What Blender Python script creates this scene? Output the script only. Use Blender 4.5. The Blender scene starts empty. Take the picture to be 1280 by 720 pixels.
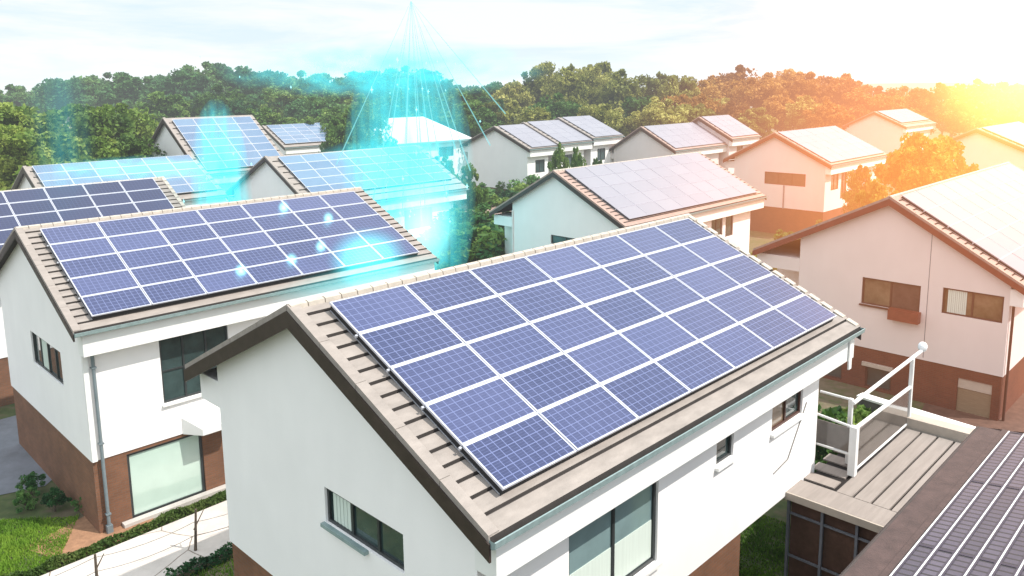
import bpy, math, random
from mathutils import Vector, Matrix, noise
random.seed(7)
R = math.radians
scene = bpy.context.scene
COL = scene.collection

# ------------------------------------------------------------------ materials
def mat(name):
    m = bpy.data.materials.new(name); m.use_nodes = True
    nt = m.node_tree
    return m, nt, nt.nodes, nt.links, nt.nodes['Principled BSDF']

def ramp(N, stops):
    r = N.new('ShaderNodeValToRGB'); e = r.color_ramp.elements
    e[0].position, e[0].color = stops[0][0], (*stops[0][1], 1)
    e[1].position, e[1].color = stops[-1][0], (*stops[-1][1], 1)
    for p, c in stops[1:-1]:
        k = e.new(p); k.color = (*c, 1)
    return r

def simple(name, col, rough=.6, var=.12, scale=3., bump=0., bscale=40., metal=0., stretch=(1, 1, 1), spec=.5):
    m, nt, N, L, b = mat(name)
    tc = N.new('ShaderNodeTexCoord'); mp = N.new('ShaderNodeMapping'); mp.inputs['Scale'].default_value = stretch
    L.new(tc.outputs['Object'], mp.inputs['Vector'])
    n = N.new('ShaderNodeTexNoise'); n.inputs['Scale'].default_value = scale; n.inputs['Detail'].default_value = 6
    n.inputs['Roughness'].default_value = .65
    L.new(mp.outputs[0], n.inputs['Vector'])
    lo = tuple(c*(1-var) for c in col); hi = tuple(min(1, c*(1+var)) for c in col)
    r = ramp(N, [(.3, lo), (.7, hi)])
    L.new(n.outputs[0], r.inputs[0]); L.new(r.outputs[0], b.inputs['Base Color'])
    b.inputs['Roughness'].default_value = rough; b.inputs['Metallic'].default_value = metal
    b.inputs['Specular IOR Level'].default_value = spec
    if bump:
        n2 = N.new('ShaderNodeTexNoise'); n2.inputs['Scale'].default_value = bscale; n2.inputs['Detail'].default_value = 4
        L.new(tc.outputs['Object'], n2.inputs['Vector'])
        bp = N.new('ShaderNodeBump'); bp.inputs['Strength'].default_value = bump; bp.inputs['Distance'].default_value = .02
        L.new(n2.outputs[0], bp.inputs['Height']); L.new(bp.outputs[0], b.inputs['Normal'])
    return m

def math_node(N, L, op, a, b=None, c=None):
    n = N.new('ShaderNodeMath'); n.operation = op
    for i, v in enumerate((a, b, c)):
        if v is None: continue
        if isinstance(v, (int, float)): n.inputs[i].default_value = v
        else: L.new(v, n.inputs[i])
    return n.outputs[0]

def stucco(name, col):
    """painted render with faint rain streaks and blotches"""
    m, nt, N, L, b = mat(name)
    tc = N.new('ShaderNodeTexCoord')
    mp = N.new('ShaderNodeMapping'); mp.inputs['Scale'].default_value = (.9, .9, .3)
    L.new(tc.outputs['Object'], mp.inputs[0])
    n = N.new('ShaderNodeTexNoise'); n.inputs['Scale'].default_value = 1.6; n.inputs['Detail'].default_value = 7
    L.new(mp.outputs[0], n.inputs[0])
    n2 = N.new('ShaderNodeTexNoise'); n2.inputs['Scale'].default_value = .7; n2.inputs['Detail'].default_value = 5
    L.new(tc.outputs['Object'], n2.inputs[0])
    s = math_node(N, L, 'ADD', n.outputs[0], n2.outputs[0])
    r = ramp(N, [(.5, tuple(c*.965 for c in col)), (.8, col), (1.0, tuple(min(1, c*1.03) for c in col))])
    hs = math_node(N, L, 'MULTIPLY', s, .75)
    L.new(hs, r.inputs[0]); L.new(r.outputs[0], b.inputs['Base Color'])
    b.inputs['Roughness'].default_value = .85
    n3 = N.new('ShaderNodeTexNoise'); n3.inputs['Scale'].default_value = 60
    L.new(tc.outputs['Object'], n3.inputs[0])
    bp = N.new('ShaderNodeBump'); bp.inputs['Strength'].default_value = .25; bp.inputs['Distance'].default_value = .01
    L.new(n3.outputs[0], bp.inputs['Height']); L.new(bp.outputs[0], b.inputs['Normal'])
    return m

def brick(name, c1, c2, mortar):
    m, nt, N, L, b = mat(name)
    tc = N.new('ShaderNodeTexCoord'); sp = N.new('ShaderNodeSeparateXYZ'); L.new(tc.outputs['Object'], sp.inputs[0])
    s = math_node(N, L, 'ADD', sp.outputs[0], sp.outputs[1])
    cb = N.new('ShaderNodeCombineXYZ'); L.new(s, cb.inputs[0]); L.new(sp.outputs[2], cb.inputs[1])
    br = N.new('ShaderNodeTexBrick'); L.new(cb.outputs[0], br.inputs[0])
    br.inputs['Scale'].default_value = 1; br.inputs['Brick Width'].default_value = .23; br.inputs['Row Height'].default_value = .075
    br.inputs['Mortar Size'].default_value = .008; br.inputs['Color1'].default_value = (*c1, 1); br.inputs['Color2'].default_value = (*c2, 1)
    br.inputs['Mortar'].default_value = (*mortar, 1)
    n = N.new('ShaderNodeTexNoise'); n.inputs['Scale'].default_value = 1.3; n.inputs['Detail'].default_value = 6; L.new(tc.outputs['Object'], n.inputs[0])
    mx = N.new('ShaderNodeMix'); mx.data_type = 'RGBA'; mx.blend_type = 'MULTIPLY'; mx.inputs[0].default_value = .6
    r = ramp(N, [(.3, (.6, .6, .6)), (.7, (1.1, 1.1, 1.1))]); L.new(n.outputs[0], r.inputs[0])
    L.new(br.outputs[0], mx.inputs[6]); L.new(r.outputs[0], mx.inputs[7]); L.new(mx.outputs[2], b.inputs['Base Color'])
    b.inputs['Roughness'].default_value = .85
    bp = N.new('ShaderNodeBump'); bp.inputs['Strength'].default_value = .5; bp.inputs['Distance'].default_value = .01; bp.invert = True
    L.new(br.outputs['Fac'], bp.inputs['Height']); L.new(bp.outputs[0], b.inputs['Normal'])
    return m

def cells(name, base, line, pale, rough=.22, sheen=0.0, nx=6, ny=10, lx=.94, ly=1.65, lw=.085):
    """photovoltaic cell grid, counted from the panel's centre in metres"""
    m, nt, N, L, b = mat(name)
    tc = N.new('ShaderNodeTexCoord'); sp = N.new('ShaderNodeSeparateXYZ'); L.new(tc.outputs['Object'], sp.inputs[0])
    def lines(o, n, ln, w):
        f = math_node(N, L, 'FRACT', math_node(N, L, 'MULTIPLY_ADD', o, n/ln, 100.0 + n/2))
        d = math_node(N, L, 'ABSOLUTE', math_node(N, L, 'SUBTRACT', f, .5))
        return math_node(N, L, 'GREATER_THAN', d, .5 - w)
    a = lines(sp.outputs[0], nx, lx, lw); c = lines(sp.outputs[1], ny, ly, lw)
    bus = math_node(N, L, 'MULTIPLY', lines(sp.outputs[0], nx*3, lx, .09), .28)
    g = math_node(N, L, 'MAXIMUM', math_node(N, L, 'MAXIMUM', a, c), bus)
    oi = N.new('ShaderNodeObjectInfo')
    n = N.new('ShaderNodeTexNoise'); n.inputs['Scale'].default_value = 7; n.inputs['Detail'].default_value = 5; L.new(tc.outputs['Object'], n.inputs[0])
    geo = N.new('ShaderNodeNewGeometry'); n2 = N.new('ShaderNodeTexNoise'); n2.inputs['Scale'].default_value = .35
    L.new(geo.outputs['Position'], n2.inputs[0])
    v = math_node(N, L, 'ADD', math_node(N, L, 'MULTIPLY', n.outputs[0], .45), math_node(N, L, 'MULTIPLY', oi.outputs['Random'], .45))
    v = math_node(N, L, 'ADD', v, math_node(N, L, 'MULTIPLY', n2.outputs[0], .5))  # broad pale smudges: panel glare painted into the cell colour
    r = ramp(N, [(.35, base), (1.1, pale)]); L.new(v, r.inputs[0])
    mx = N.new('ShaderNodeMix'); mx.data_type = 'RGBA'; L.new(g, mx.inputs[0]); L.new(r.outputs[0], mx.inputs[6]); mx.inputs[7].default_value = (*line, 1)
    L.new(mx.outputs[2], b.inputs['Base Color'])
    b.inputs['Roughness'].default_value = rough; b.inputs['Coat Weight'].default_value = .15 if 'bleached' in name else .35; b.inputs['Coat Roughness'].default_value = .08
    rr = math_node(N, L, 'MULTIPLY_ADD', n2.outputs[0], .3, rough - .1); L.new(rr, b.inputs['Roughness'])
    return m

def foliage(name, dark, mid, light):
    m, nt, N, L, b = mat(name)
    tc = N.new('ShaderNodeTexCoord'); oi = N.new('ShaderNodeObjectInfo')
    ad = N.new('ShaderNodeVectorMath'); ad.operation = 'ADD'; L.new(tc.outputs['Object'], ad.inputs[0])
    sc = N.new('ShaderNodeVectorMath'); sc.operation = 'SCALE'; L.new(oi.outputs['Location'], sc.inputs[0]); sc.inputs['Scale'].default_value = .37
    L.new(sc.outputs[0], ad.inputs[1])
    n = N.new('ShaderNodeTexNoise'); n.inputs['Scale'].default_value = .55; n.inputs['Detail'].default_value = 8; n.inputs['Roughness'].default_value = .75
    L.new(ad.outputs[0], n.inputs[0])
    v = math_node(N, L, 'ADD', n.outputs[0], math_node(N, L, 'MULTIPLY_ADD', oi.outputs['Random'], .22, -.11))
    r = ramp(N, [(.32, dark), (.5, mid), (.7, light)]); L.new(v, r.inputs[0]); L.new(r.outputs[0], b.inputs['Base Color'])
    b.inputs['Roughness'].default_value = .6; b.inputs['Specular IOR Level'].default_value = .25
    tr = N.new('ShaderNodeBsdfTranslucent'); L.new(r.outputs[0], tr.inputs[0])
    ms = N.new('ShaderNodeMixShader'); ms.inputs[0].default_value = .3
    L.new(b.outputs[0], ms.inputs[1]); L.new(tr.outputs[0], ms.inputs[2]); L.new(ms.outputs[0], N['Material Output'].inputs[0])
    return m

M = {}
M['stucco'] = stucco('white_render', (.90, .88, .875))
M['stucco_warm'] = stucco('flare_tinted_render', (.70, .645, .635))  # copy of the white render with the warm flare tint painted in
M['fascia'] = simple('white_fascia_paint', (.84, .84, .82), .55, .03, 1.5, .05)
M['tile'] = simple('beige_roof_tile', (.30, .262, .236), .8, .16, 5, .35, 50, stretch=(1, .4, 1))
M['tile_brown'] = simple('pinkish_roof_tile', (.36, .255, .215), .8, .14, 5, .3, 50)
M['joint'] = simple('dark_tile_joint', (.045, .038, .035), .9, .2)
M['cap'] = simple('cream_ridge_tile', (.46, .41, .35), .75, .15, 6, .2, 40)
M['verge'] = simple('dark_brown_verge', (.042, .028, .024), .5, .25, 4, .1)
M['verge_red'] = simple('red_brown_verge', (.20, .05, .028), .55, .2, 4, .1)
M['gutter'] = simple('grey_green_gutter', (.25, .33, .33), .4, .15, 8)
M['frame_dark'] = simple('dark_window_frame', (.035, .04, .042), .4, .15)
M['frame_red'] = simple('brown_window_frame', (.07, .028, .02), .5, .15)
M['frame_white'] = simple('white_metal_frame', (.78, .78, .77), .4, .04)
M['alu'] = simple('panel_frame_aluminium', (.56, .57, .63), .35, .04, 5, metal=.25)
M['rail'] = simple('rail_aluminium', (.50, .51, .55), .4, .08, 5, metal=.4)
M['under'] = simple('backsheet_and_shade_skirt', (.02, .02, .022), .8, .1)
M['brick'] = brick('brown_brick', (.23, .10, .052), (.185, .082, .042), (.17, .11, .08))
M['brick_red'] = brick('red_brick', (.15, .042, .022), (.12, .032, .018), (.12, .06, .04))
M['concrete'] = simple('pale_concrete', (.50, .47, .44), .85, .18, 1.2, .3, 20)
M['concrete_grey'] = simple('grey_concrete', (.17, .18, .21), .85, .2, 1.2, .3, 20)  # darkened evenly to put shadow depth into the patio colour
M['deck'] = simple('beige_deck_board', (.29, .25, .225), .75, .12, 2.5, .2, 30, stretch=(4, .4, 1))
M['deck_gap'] = simple('deck_gap', (.014, .01, .009), .9, .1)
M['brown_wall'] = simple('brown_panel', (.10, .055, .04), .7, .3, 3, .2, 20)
M['dark_tile'] = simple('dark_brown_roof', (.075, .045, .04), .6, .3, 4, .3, 40)
M['soil'] = simple('bare_soil', (.30, .16, .09), .95, .3, 4, .6, 20)
M['stone'] = simple('dark_stone', (.10, .09, .08), .9, .4, 2, .5, 8)
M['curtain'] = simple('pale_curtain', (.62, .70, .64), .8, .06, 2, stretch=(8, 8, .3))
M['door_khaki'] = simple('khaki_door', (.22, .17, .11), .7, .2, 3, .1, 10, stretch=(1, 1, 9))
M['cream_panel'] = simple('cream_panel', (.46, .40, .34), .7, .1)
M['bark'] = simple('bark', (.10, .075, .055), .9, .3, 6, .6, 20, stretch=(1, 1, .2))
M['lamp'] = simple('white_globe', (.8, .82, .85), .3, .03)
M['wire'] = simple('grey_wire', (.15, .14, .13), .6, .1)
M['downpipe'] = simple('grey_downpipe', (.17, .21, .23), .45, .1)

def glass(name, col, rough=.05, var=.5):
    m = simple(name, col, rough, var, .8, spec=.8)
    b = m.node_tree.nodes['Principled BSDF']; b.inputs['Coat Weight'].default_value = .5
    return m
M['glass_dark'] = glass('dark_window_glass', (.035, .06, .06))
M['glass_teal'] = glass('teal_window_glass', (.20, .29, .30), .08, .15)
M['glass_mint'] = glass('mint_window_glass', (.50, .64, .57), .12, .06)
M['glass_warm'] = glass('warm_window_glass', (.16, .11, .07), .1, .7)
M['glass_rail'] = glass('smoked_glass', (.09, .075, .065), .1, .4)
M['pv'] = cells('blue_solar_cells', (.014, .022, .080), (.12, .145, .29), (.055, .068, .165), rough=.22, lw=.05)
M['pv_dark'] = cells('navy_solar_cells', (.010, .014, .055), (.03, .04, .10), (.022, .03, .085))
M['pv_pale'] = cells('glare_bleached_solar_cells', (.235, .235, .275), (.255, .25, .285), (.27, .27, .31), .55, lw=.05)  # grazing sky reflection painted in as pale cells
M['alu_pale'] = simple('pale_panel_frame', (.31, .31, .36), .4, .04)  # frame paled to go with the painted glare
M['pv_sky'] = cells('sky_blue_solar_cells', (.07, .12, .22), (.17, .24, .35), (.14, .22, .32), .2, lw=.05)
M['pv_plum'] = cells('plum_solar_cells', (.048, .040, .062), (.010, .008, .012), (.095, .08, .115), .45, nx=1, ny=11, lx=.56, ly=1.66, lw=.14)
M['plum_frame'] = simple('plum_frame', (.05, .04, .06), .5, .1)
M['leaf_bright'] = foliage('bright_leaves', (.035, .085, .012), (.13, .22, .03), (.34, .40, .08))
M['leaf_mid'] = foliage('mid_green_leaves', (.022, .065, .014), (.09, .19, .03), (.27, .36, .08))
M['leaf_dark'] = foliage('dark_leaves', (.012, .055, .02), (.05, .16, .045), (.17, .31, .08))
M['leaf_olive'] = foliage('olive_leaves', (.06, .085, .014), (.26, .27, .05), (.55, .50, .15))
M['leaf_orange_lit'] = foliage('orange_lit_leaves', (.10, .04, .008), (.34, .17, .03), (.55, .36, .09))  # orange flare light painted into the leaf colour
M['grass'] = foliage('grass_blades', (.06, .15, .015), (.16, .30, .03), (.32, .46, .06))
M['hedge'] = foliage('hedge_leaves', (.02, .05, .01), (.06, .11, .02), (.15, .19, .05))

# ground sheet material
def ground_mat():
    m, nt, N, L, b = mat('ground_cover')
    geo = N.new('ShaderNodeNewGeometry')
    n = N.new('ShaderNodeTexNoise'); n.inputs['Scale'].default_value = .12; n.inputs['Detail'].default_value = 9; L.new(geo.outputs['Position'], n.inputs[0])
    n2 = N.new('ShaderNodeTexNoise'); n2.inputs['Scale'].default_value = 2.5; n2.inputs['Detail'].default_value = 8; L.new(geo.outputs['Position'], n2.inputs[0])
    s = math_node(N, L, 'ADD', math_node(N, L, 'MULTIPLY', n.outputs[0], .65), math_node(N, L, 'MULTIPLY', n2.outputs[0], .35))
    r = ramp(N, [(.36, (.035, .055, .018)), (.48, (.07, .095, .03)), (.56, (.12, .10, .06)), (.68, (.19, .15, .10))])
    L.new(s, r.inputs[0]); L.new(r.outputs[0], b.inputs['Base Color']); b.inputs['Roughness'].default_value = .95
    bp = N.new('ShaderNodeBump'); bp.inputs['Strength'].default_value = .6; bp.inputs['Distance'].default_value = .05
    L.new(n2.outputs[0], bp.inputs['Height']); L.new(bp.outputs[0], b.inputs['Normal'])
    return m
M['ground'] = ground_mat()

# ------------------------------------------------------------------ mesh builder
class MB:
    def __init__(s): s.v = []; s.f = []; s.m = []
    def face(s, pts, mi=0):
        i = len(s.v); s.v += [tuple(p) for p in pts]; s.f.append(tuple(range(i, i+len(pts)))); s.m.append(mi)
    def hexa(s, p, mi=0):
        """p: 8 points, bottom ring 0-3 (counter-clockwise from above), top ring 4-7"""
        i = len(s.v); s.v += [tuple(q) for q in p]
        for f in ((3, 2, 1, 0), (4, 5, 6, 7), (0, 1, 5, 4), (1, 2, 6, 5), (2, 3, 7, 6), (3, 0, 4, 7)):
            s.f.append(tuple(i+k for k in f)); s.m.append(mi)
    def box(s, x0, x1, y0, y1, z0, z1, mi=0):
        s.hexa([(x0, y0, z0), (x1, y0, z0), (x1, y1, z0), (x0, y1, z0), (x0, y0, z1), (x1, y0, z1), (x1, y1, z1), (x0, y1, z1)], mi)
    def tube(s, p, q, r, r2=None, n=8, mi=0):
        p = Vector(p); q = Vector(q); r2 = r if r2 is None else r2
        d = (q-p).normalized(); a = d.orthogonal().normalized(); b = d.cross(a)
        i = len(s.v)
        for c, rr in ((p, r), (q, r2)):
            for k in range(n):
                t = 2*math.pi*k/n; s.v.append(tuple(c + (a*math.cos(t)+b*math.sin(t))*rr))
        for k in range(n):
            k2 = (k+1) % n; s.f.append((i+k, i+k2, i+n+k2, i+n+k)); s.m.append(mi)
        s.f.append(tuple(i+k for k in range(n-1, -1, -1))); s.m.append(mi)
        s.f.append(tuple(i+n+k for k in range(n))); s.m.append(mi)
    def mesh(s, name, mats):
        me = bpy.data.meshes.new(name); me.from_pydata(s.v, [], s.f)
        for m in (mats if isinstance(mats, (list, tuple)) else [mats]): me.materials.append(m)
        if any(s.m): me.polygons.foreach_set('material_index', s.m)
        me.update(); return me
    def build(s, name, mats, parent=None, loc=None, bevel=0):
        return link(name, s.mesh(name, mats), parent, loc, bevel)

def link(name, me, parent=None, loc=None, bevel=0):
    o = bpy.data.objects.new(name, me); COL.objects.link(o)
    if parent: o.parent = parent
    if loc: o.location = loc
    if bevel:
        b = o.modifiers.new('bevel', 'BEVEL'); b.width = bevel; b.segments = 2; b.limit_method = 'ANGLE'
    return o

def tag(o, label=None, cat=None, group=None, kind=None):
    if label: o['label'] = label
    if cat: o['category'] = cat
    if group: o['group'] = group
    if kind: o['kind'] = kind
    return o

def empty(name, loc, rz=0):
    o = bpy.data.objects.new(name, None); COL.objects.link(o); o.location = loc; o.rotation_euler = (0, 0, rz)
    o.empty_display_size = .5
    return o

def copy_tree(o, parent=None):
    c = o.copy(); COL.objects.link(c)
    if parent: c.parent = parent
    for ch in list(o.children): copy_tree(ch, c)
    return c

# ------------------------------------------------------------------ wall with real openings
def wall_panel(mb, T, s0, s1, z0, z1, holes, mi=0, depth=.14):
    """T(s, z, d) maps wall coordinates (d = depth inward) to the house; rectangular openings are left open with reveals"""
    xs = sorted(set([s0, s1] + [h[0] for h in holes] + [h[1] for h in holes]))
    zs = sorted(set([z0, z1] + [h[2] for h in holes] + [h[3] for h in holes]))
    for a, b in zip(xs, xs[1:]):
        for c, d in zip(zs, zs[1:]):
            mx, mz = (a+b)/2, (c+d)/2
            if any(h[0] < mx < h[1] and h[2] < mz < h[3] for h in holes): continue
            mb.face([T(a, c, 0), T(b, c, 0), T(b, d, 0), T(a, d, 0)], mi)
    for h in holes:
        a, b, c, d = h[:4]
        for p, q in (((a, c), (b, c)), ((b, c), (b, d)), ((b, d), (a, d)), ((a, d), (a, c))):
            mb.face([T(*p, 0), T(*q, 0), T(*q, depth), T(*p, depth)], mi)

def bbox_T(mb, T, s0, s1, z0, z1, d0, d1, mi=0):
    p = [T(s0, z0, d0), T(s1, z0, d0), T(s1, z0, d1), T(s0, z0, d1), T(s0, z1, d0), T(s1, z1, d0), T(s1, z1, d1), T(s0, z1, d1)]
    mb.hexa(p, mi)

def window(parent, T, s0, s1, z0, z1, panes=2, fm='frame_dark', gm='glass_dark', sill=None, transom=None, curtain=None, fr=.06, label=None):
    """frame mesh with mullions (part), one pane per light (sub-parts)"""
    f = MB(); da, db = .05, .12
    bbox_T(f, T, s0+.003, s0+fr, z0+.003, z1-.003, da, db); bbox_T(f, T, s1-fr, s1-.003, z0+.003, z1-.003, da, db)
    bbox_T(f, T, s0+fr, s1-fr, z0+.003, z0+fr, da, db); bbox_T(f, T, s0+fr, s1-fr, z1-fr, z1-.003, da, db)
    w = (s1-s0)/panes
    for k in range(1, panes): bbox_T(f, T, s0+w*k-fr*.5, s0+w*k+fr*.5, z0+fr, z1-fr, da+.01, db-.003)
    if transom: bbox_T(f, T, s0+fr, s1-fr, transom-fr*.4, transom+fr*.4, da+.015, db-.006)
    fo = f.build('window', M[fm], parent)
    if label: fo['label'] = label
    for k in range(panes):
        g = MB(); a = s0+w*k+(fr if k == 0 else fr*.5); b = s0+w*(k+1)-(fr if k == panes-1 else fr*.5)
        bbox_T(g, T, a, b, z0+fr, z1-fr, .095, .105)
        gmk = gm[k % len(gm)] if isinstance(gm, (list, tuple)) else gm
        g.build('pane', M[gmk], fo)
    if sill:
        q = MB(); bbox_T(q, T, s0-.05, s0+(s1-s0)*sill[0]+.05, z0-.07, z0-.003, -.09, .045); q.build('sill', M[sill[1]], fo)
    if curtain:
        q = MB(); n = 10
        for k in range(n):
            a = s0+(s1-s0)*(curtain[0]+(curtain[1]-curtain[0])*k/n); b = s0+(s1-s0)*(curtain[0]+(curtain[1]-curtain[0])*(k+1)/n)
            bbox_T(q, T, a+.004, b-.004, z0+fr, z1-fr, .088-.006*(k % 2), .093)
        q.build('curtain', M['curtain'], fo)
    # closing back so that no light leaks
    return fo

PANEL_MESH = {}
def panel_mesh(cm, dx=.925, dy=1.65):
    key = (cm, dx, dy)
    if key in PANEL_MESH: return PANEL_MESH[key]
    b = MB(); hx, hy, t, w = dx/2, dy/2, .04, .028
    b.box(-hx, -hx+w, -hy, hy, 0, t, 0); b.box(hx-w, hx, -hy, hy, 0, t, 0)
    b.box(-hx+w, hx-w, -hy, -hy+w, 0, t, 0); b.box(-hx+w, hx-w, hy-w, hy, 0, t, 0)
    b.face([(-hx+w, -hy+w, t-.006), (hx-w, -hy+w, t-.006), (hx-w, hy-w, t-.006), (-hx+w, hy-w, t-.006)], 1)
    b.face([(-hx+w, hy-w, .006), (hx-w, hy-w, .006), (hx-w, -hy+w, .006), (-hx+w, -hy+w, .006)], 2)
    PANEL_MESH[key] = b.mesh('solar_panel', [M[{'pv_pale': 'alu_pale', 'pv_plum': 'plum_frame'}.get(cm, 'alu')], M[cm], M['under']])
    return PANEL_MESH[key]

def solar_array(parent, ridge, slope, u0, s0, cols, rows, cm, lift=.16, rp=.947, cp=1.67, side=1):
    """rails on the right hand slope (side=1); every panel is its own mesh"""
    ang = math.atan(slope); L = math.hypot(1, slope)
    b = MB(); sl0 = s0*L; sl1 = sl0 + rows*rp; W = cols*cp
    for r in range(rows):
        for q in (.24, .76):
            x = sl0 + (r+q)*rp; b.box(x-.02, x+.02, .06, W-.03, .045, lift-.003)
    for r in range(1, rows):
        x = sl0 + r*rp; b.box(x-.028, x+.028, .01, W-.03, lift+.006, lift+.026)
    for k in range(int(W/1.2)+1):
        y = min(W-.1, k*1.2+.02)
        b.box(sl0+.05, sl1-.05, y, y+.04, .025, .042)
    b.box(sl0+.03, sl1-.03, .03, .05, .0, lift-.004, 1); b.box(sl1-.06, sl1-.04, .05, W-.05, .0, lift-.004, 1)  # dark skirts paint the shadow under the array edges
    for r in range(1, rows):
        x = sl0+r*rp; b.box(x-.02, x+.02, -.06, -.015, lift-.03, lift+.01)
    a = b.build('solar_array', [M['rail'], M['under']], parent)
    a.location = (0, u0, ridge); a.rotation_euler = (0, ang, 0)
    if side < 0: a.rotation_euler = (0, ang, math.pi); a.location = (0, u0+W, ridge)
    me = panel_mesh(cm, rp-.022, cp-.02)
    for r in range(rows):
        for c in range(cols):
            p = link('solar_panel', me, a)
            p.location = (sl0+(r+.5)*rp, (c+.5)*cp-.01, lift+random.uniform(-.003, .003))
            p.rotation_euler = (random.uniform(-.002, .002), random.uniform(-.003, .003), 0)
    return a

def house(label, pos, yaw, h, a=4.47, dl=2.19, b=5.0, dr=2.3, L=12.9, wl=None, style='near', tile='tile', verge='verge',
          wallm='stucco', brickm='brick', brick_u=None, zf=6.35, front=(), side=(), array=None, caps=True, far_caps=False,
          group=None, verge_h=.34, brick_front=(), brick_side=()):
    H_ = empty('house', (pos[0], pos[1], 0), -yaw); tag(H_, label, 'house', group)
    sr, sl = dr/b, dl/a
    wr = b-.55; wl = (a-.95) if wl is None else wl
    y0, y1 = .25, L-1.0
    zb = h-zf
    th = .13
    # ---- roof: lapped courses on both slopes
    r = MB()
    def slope_pt(sgn, s, y, dz): return (sgn*s, y, h - s*(sr if sgn > 0 else sl) + dz)
    for sgn, ext in ((1, b), (-1, a)):
        k = sr if sgn > 0 else sl
        n = max(6, int(round(ext*math.hypot(1, k)/.33))) if style == 'near' else max(5, int(ext/.6))
        st = .035 if style == 'near' else .05
        for i in range(n):
            s0, s1 = ext*i/n, ext*(i+1)/n
            jw = .028 if style == 'near' else .03
            sm = s1-jw if i < n-1 else s1
            p = [slope_pt(sgn, s0, .0, 0), slope_pt(sgn, sm, .0, st), slope_pt(sgn, sm, L, st), slope_pt(sgn, s0, L, 0)]
            r.face(p if sgn > 0 else p[::-1], 0)
            if i < n-1:
                p = [slope_pt(sgn, sm, .0, st), slope_pt(sgn, sm, .0, -.02), slope_pt(sgn, sm, L, -.02), slope_pt(sgn, sm, L, st)]
                r.face(p if sgn > 0 else p[::-1], 1)
                p = [slope_pt(sgn, sm, .0, -.02), slope_pt(sgn, s1, .0, -.02), slope_pt(sgn, s1, L, -.02), slope_pt(sgn, sm, L, -.02)]
                r.face(p if sgn > 0 else p[::-1], 1)
                p = [slope_pt(sgn, s1, .0, -.02), slope_pt(sgn, s1, .0, 0), slope_pt(sgn, s1, L, 0), slope_pt(sgn, s1, L, -.02)]
                r.face(p[::-1] if sgn > 0 else p, 0)
                continue
            q = [slope_pt(sgn, s1, .0, st), slope_pt(sgn, s1, .0, 0), slope_pt(sgn, s1, L, 0), slope_pt(sgn, s1, L, st)]
            r.face(q if sgn > 0 else q[::-1], 1)
        q = [slope_pt(sgn, 0, 0, -th), slope_pt(sgn, ext, 0, -th), slope_pt(sgn, ext, L, -th), slope_pt(sgn, 0, L, -th)]
        r.face(q[::-1] if sgn > 0 else q, 1)
        for y in (0, L):
            q = [slope_pt(sgn, 0, y, 0), slope_pt(sgn, 0, y, -th), slope_pt(sgn, ext, y, -th), slope_pt(sgn, ext, y, 0)]
            r.face(q if (sgn > 0) == (y == 0) else q[::-1], 0)
        q = [slope_pt(sgn, ext, 0, 0), slope_pt(sgn, ext, 0, -th), slope_pt(sgn, ext, L, -th), slope_pt(sgn, ext, L, 0)]
        r.face(q if sgn > 0 else q[::-1], 1)
    roof = r.build('roof', [M[tile], M['joint']], H_)
    # flat verge tiles along the near edge, set proud of the courses
    v = MB()
    for sgn, ext in ((1, b), (-1, a)):
        n = int(ext/.9)
        for i in range(n):
            s0, s1 = ext*i/n+.006, ext*(i+1)/n-.006
            P = [slope_pt(sgn, s0, -.03, -.05), slope_pt(sgn, s1, -.03, -.05), slope_pt(sgn, s1, .17, -.05), slope_pt(sgn, s0, .17, -.05)]
            Q = [(x, y, z+.112) for x, y, z in P]
            v.hexa(P+Q if sgn > 0 else P[::-1]+Q[::-1], 0)
    v.build('verge_tile', M[tile], roof)
    # ridge caps and dashed far verge
    if caps:
        c = MB(); n = int(L/.34); step = L/n
        for i in range(n):
            ya, yb = i*step+.008, (i+1)*step-.012
            pts = []
            for (x, z) in ((-.10, -.05), (-.085, .045), (0, .07), (.085, .045), (.10, -.05)): pts.append((x, z))
            for j in range(4):
                (xa, za), (xb, zb2) = pts[j], pts[j+1]
                c.face([(xb, ya, h+zb2), (xa, ya, h+za), (xa, yb, h+za), (xb, yb, h+zb2)][::-1], 0)
            c.face([(x, ya, h+z) for x, z in pts], 0); c.face([(x, yb, h+z) for x, z in pts[::-1]], 0)
        c.build('ridge_cap', M['cap'], roof)
    if far_caps:
        c = MB(); n = int(b*1.1/.36)
        for i in range(n):
            s0 = b*i/n+.03; s1 = b*(i+1)/n-.05
            P = [slope_pt(1, s0, L-.16, .0), slope_pt(1, s1, L-.16, .0), slope_pt(1, s1, L+.02, .0), slope_pt(1, s0, L+.02, .0)]
            c.hexa(P+[(x, y, z+.05) for x, y, z in P], 0)
        c.build('verge_cap', M['cap'], roof)
    # ---- barge boards
    for y in (-.05, L+.01):
        for sgn, ext in ((1, b), (-1, a)):
            vb = MB()
            k = sr if sgn > 0 else sl
            A = [(0, h-.02-verge_h), (0, h-.05), (sgn*(ext+.02), h-ext*k-.05), (sgn*(ext+.02), h-ext*k-.05-verge_h*.82)]
            P = [(x, y, z) for x, z in A]; Q = [(x, y+.04, z) for x, z in A]
            if sgn > 0: vb.hexa([P[0], P[3], Q[3], Q[0], P[1], P[2], Q[2], Q[1]])
            else: vb.hexa([P[3], P[0], Q[0], Q[3], P[2], P[1], Q[1], Q[2]])
            vb.build('barge_board', M[verge], roof)
    # ---- eaves boxes + gutters
    eR, eL = h-dr-th, h-dl-th
    e = MB()
    e.box(wr+.002, b-.10, .20, L-.06, eR-.66, eR-.02); e.build('eaves_box', M['fascia'], H_, bevel=.012)
    e = MB(); e.box(-(a-.08), -wl-.002, .247, L-.06, eL-.62, eL-.02); e.build('eaves_box', M[wallm], H_, bevel=.012)
    g = MB(); x = b+.045; eG = h-dr-.035
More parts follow.
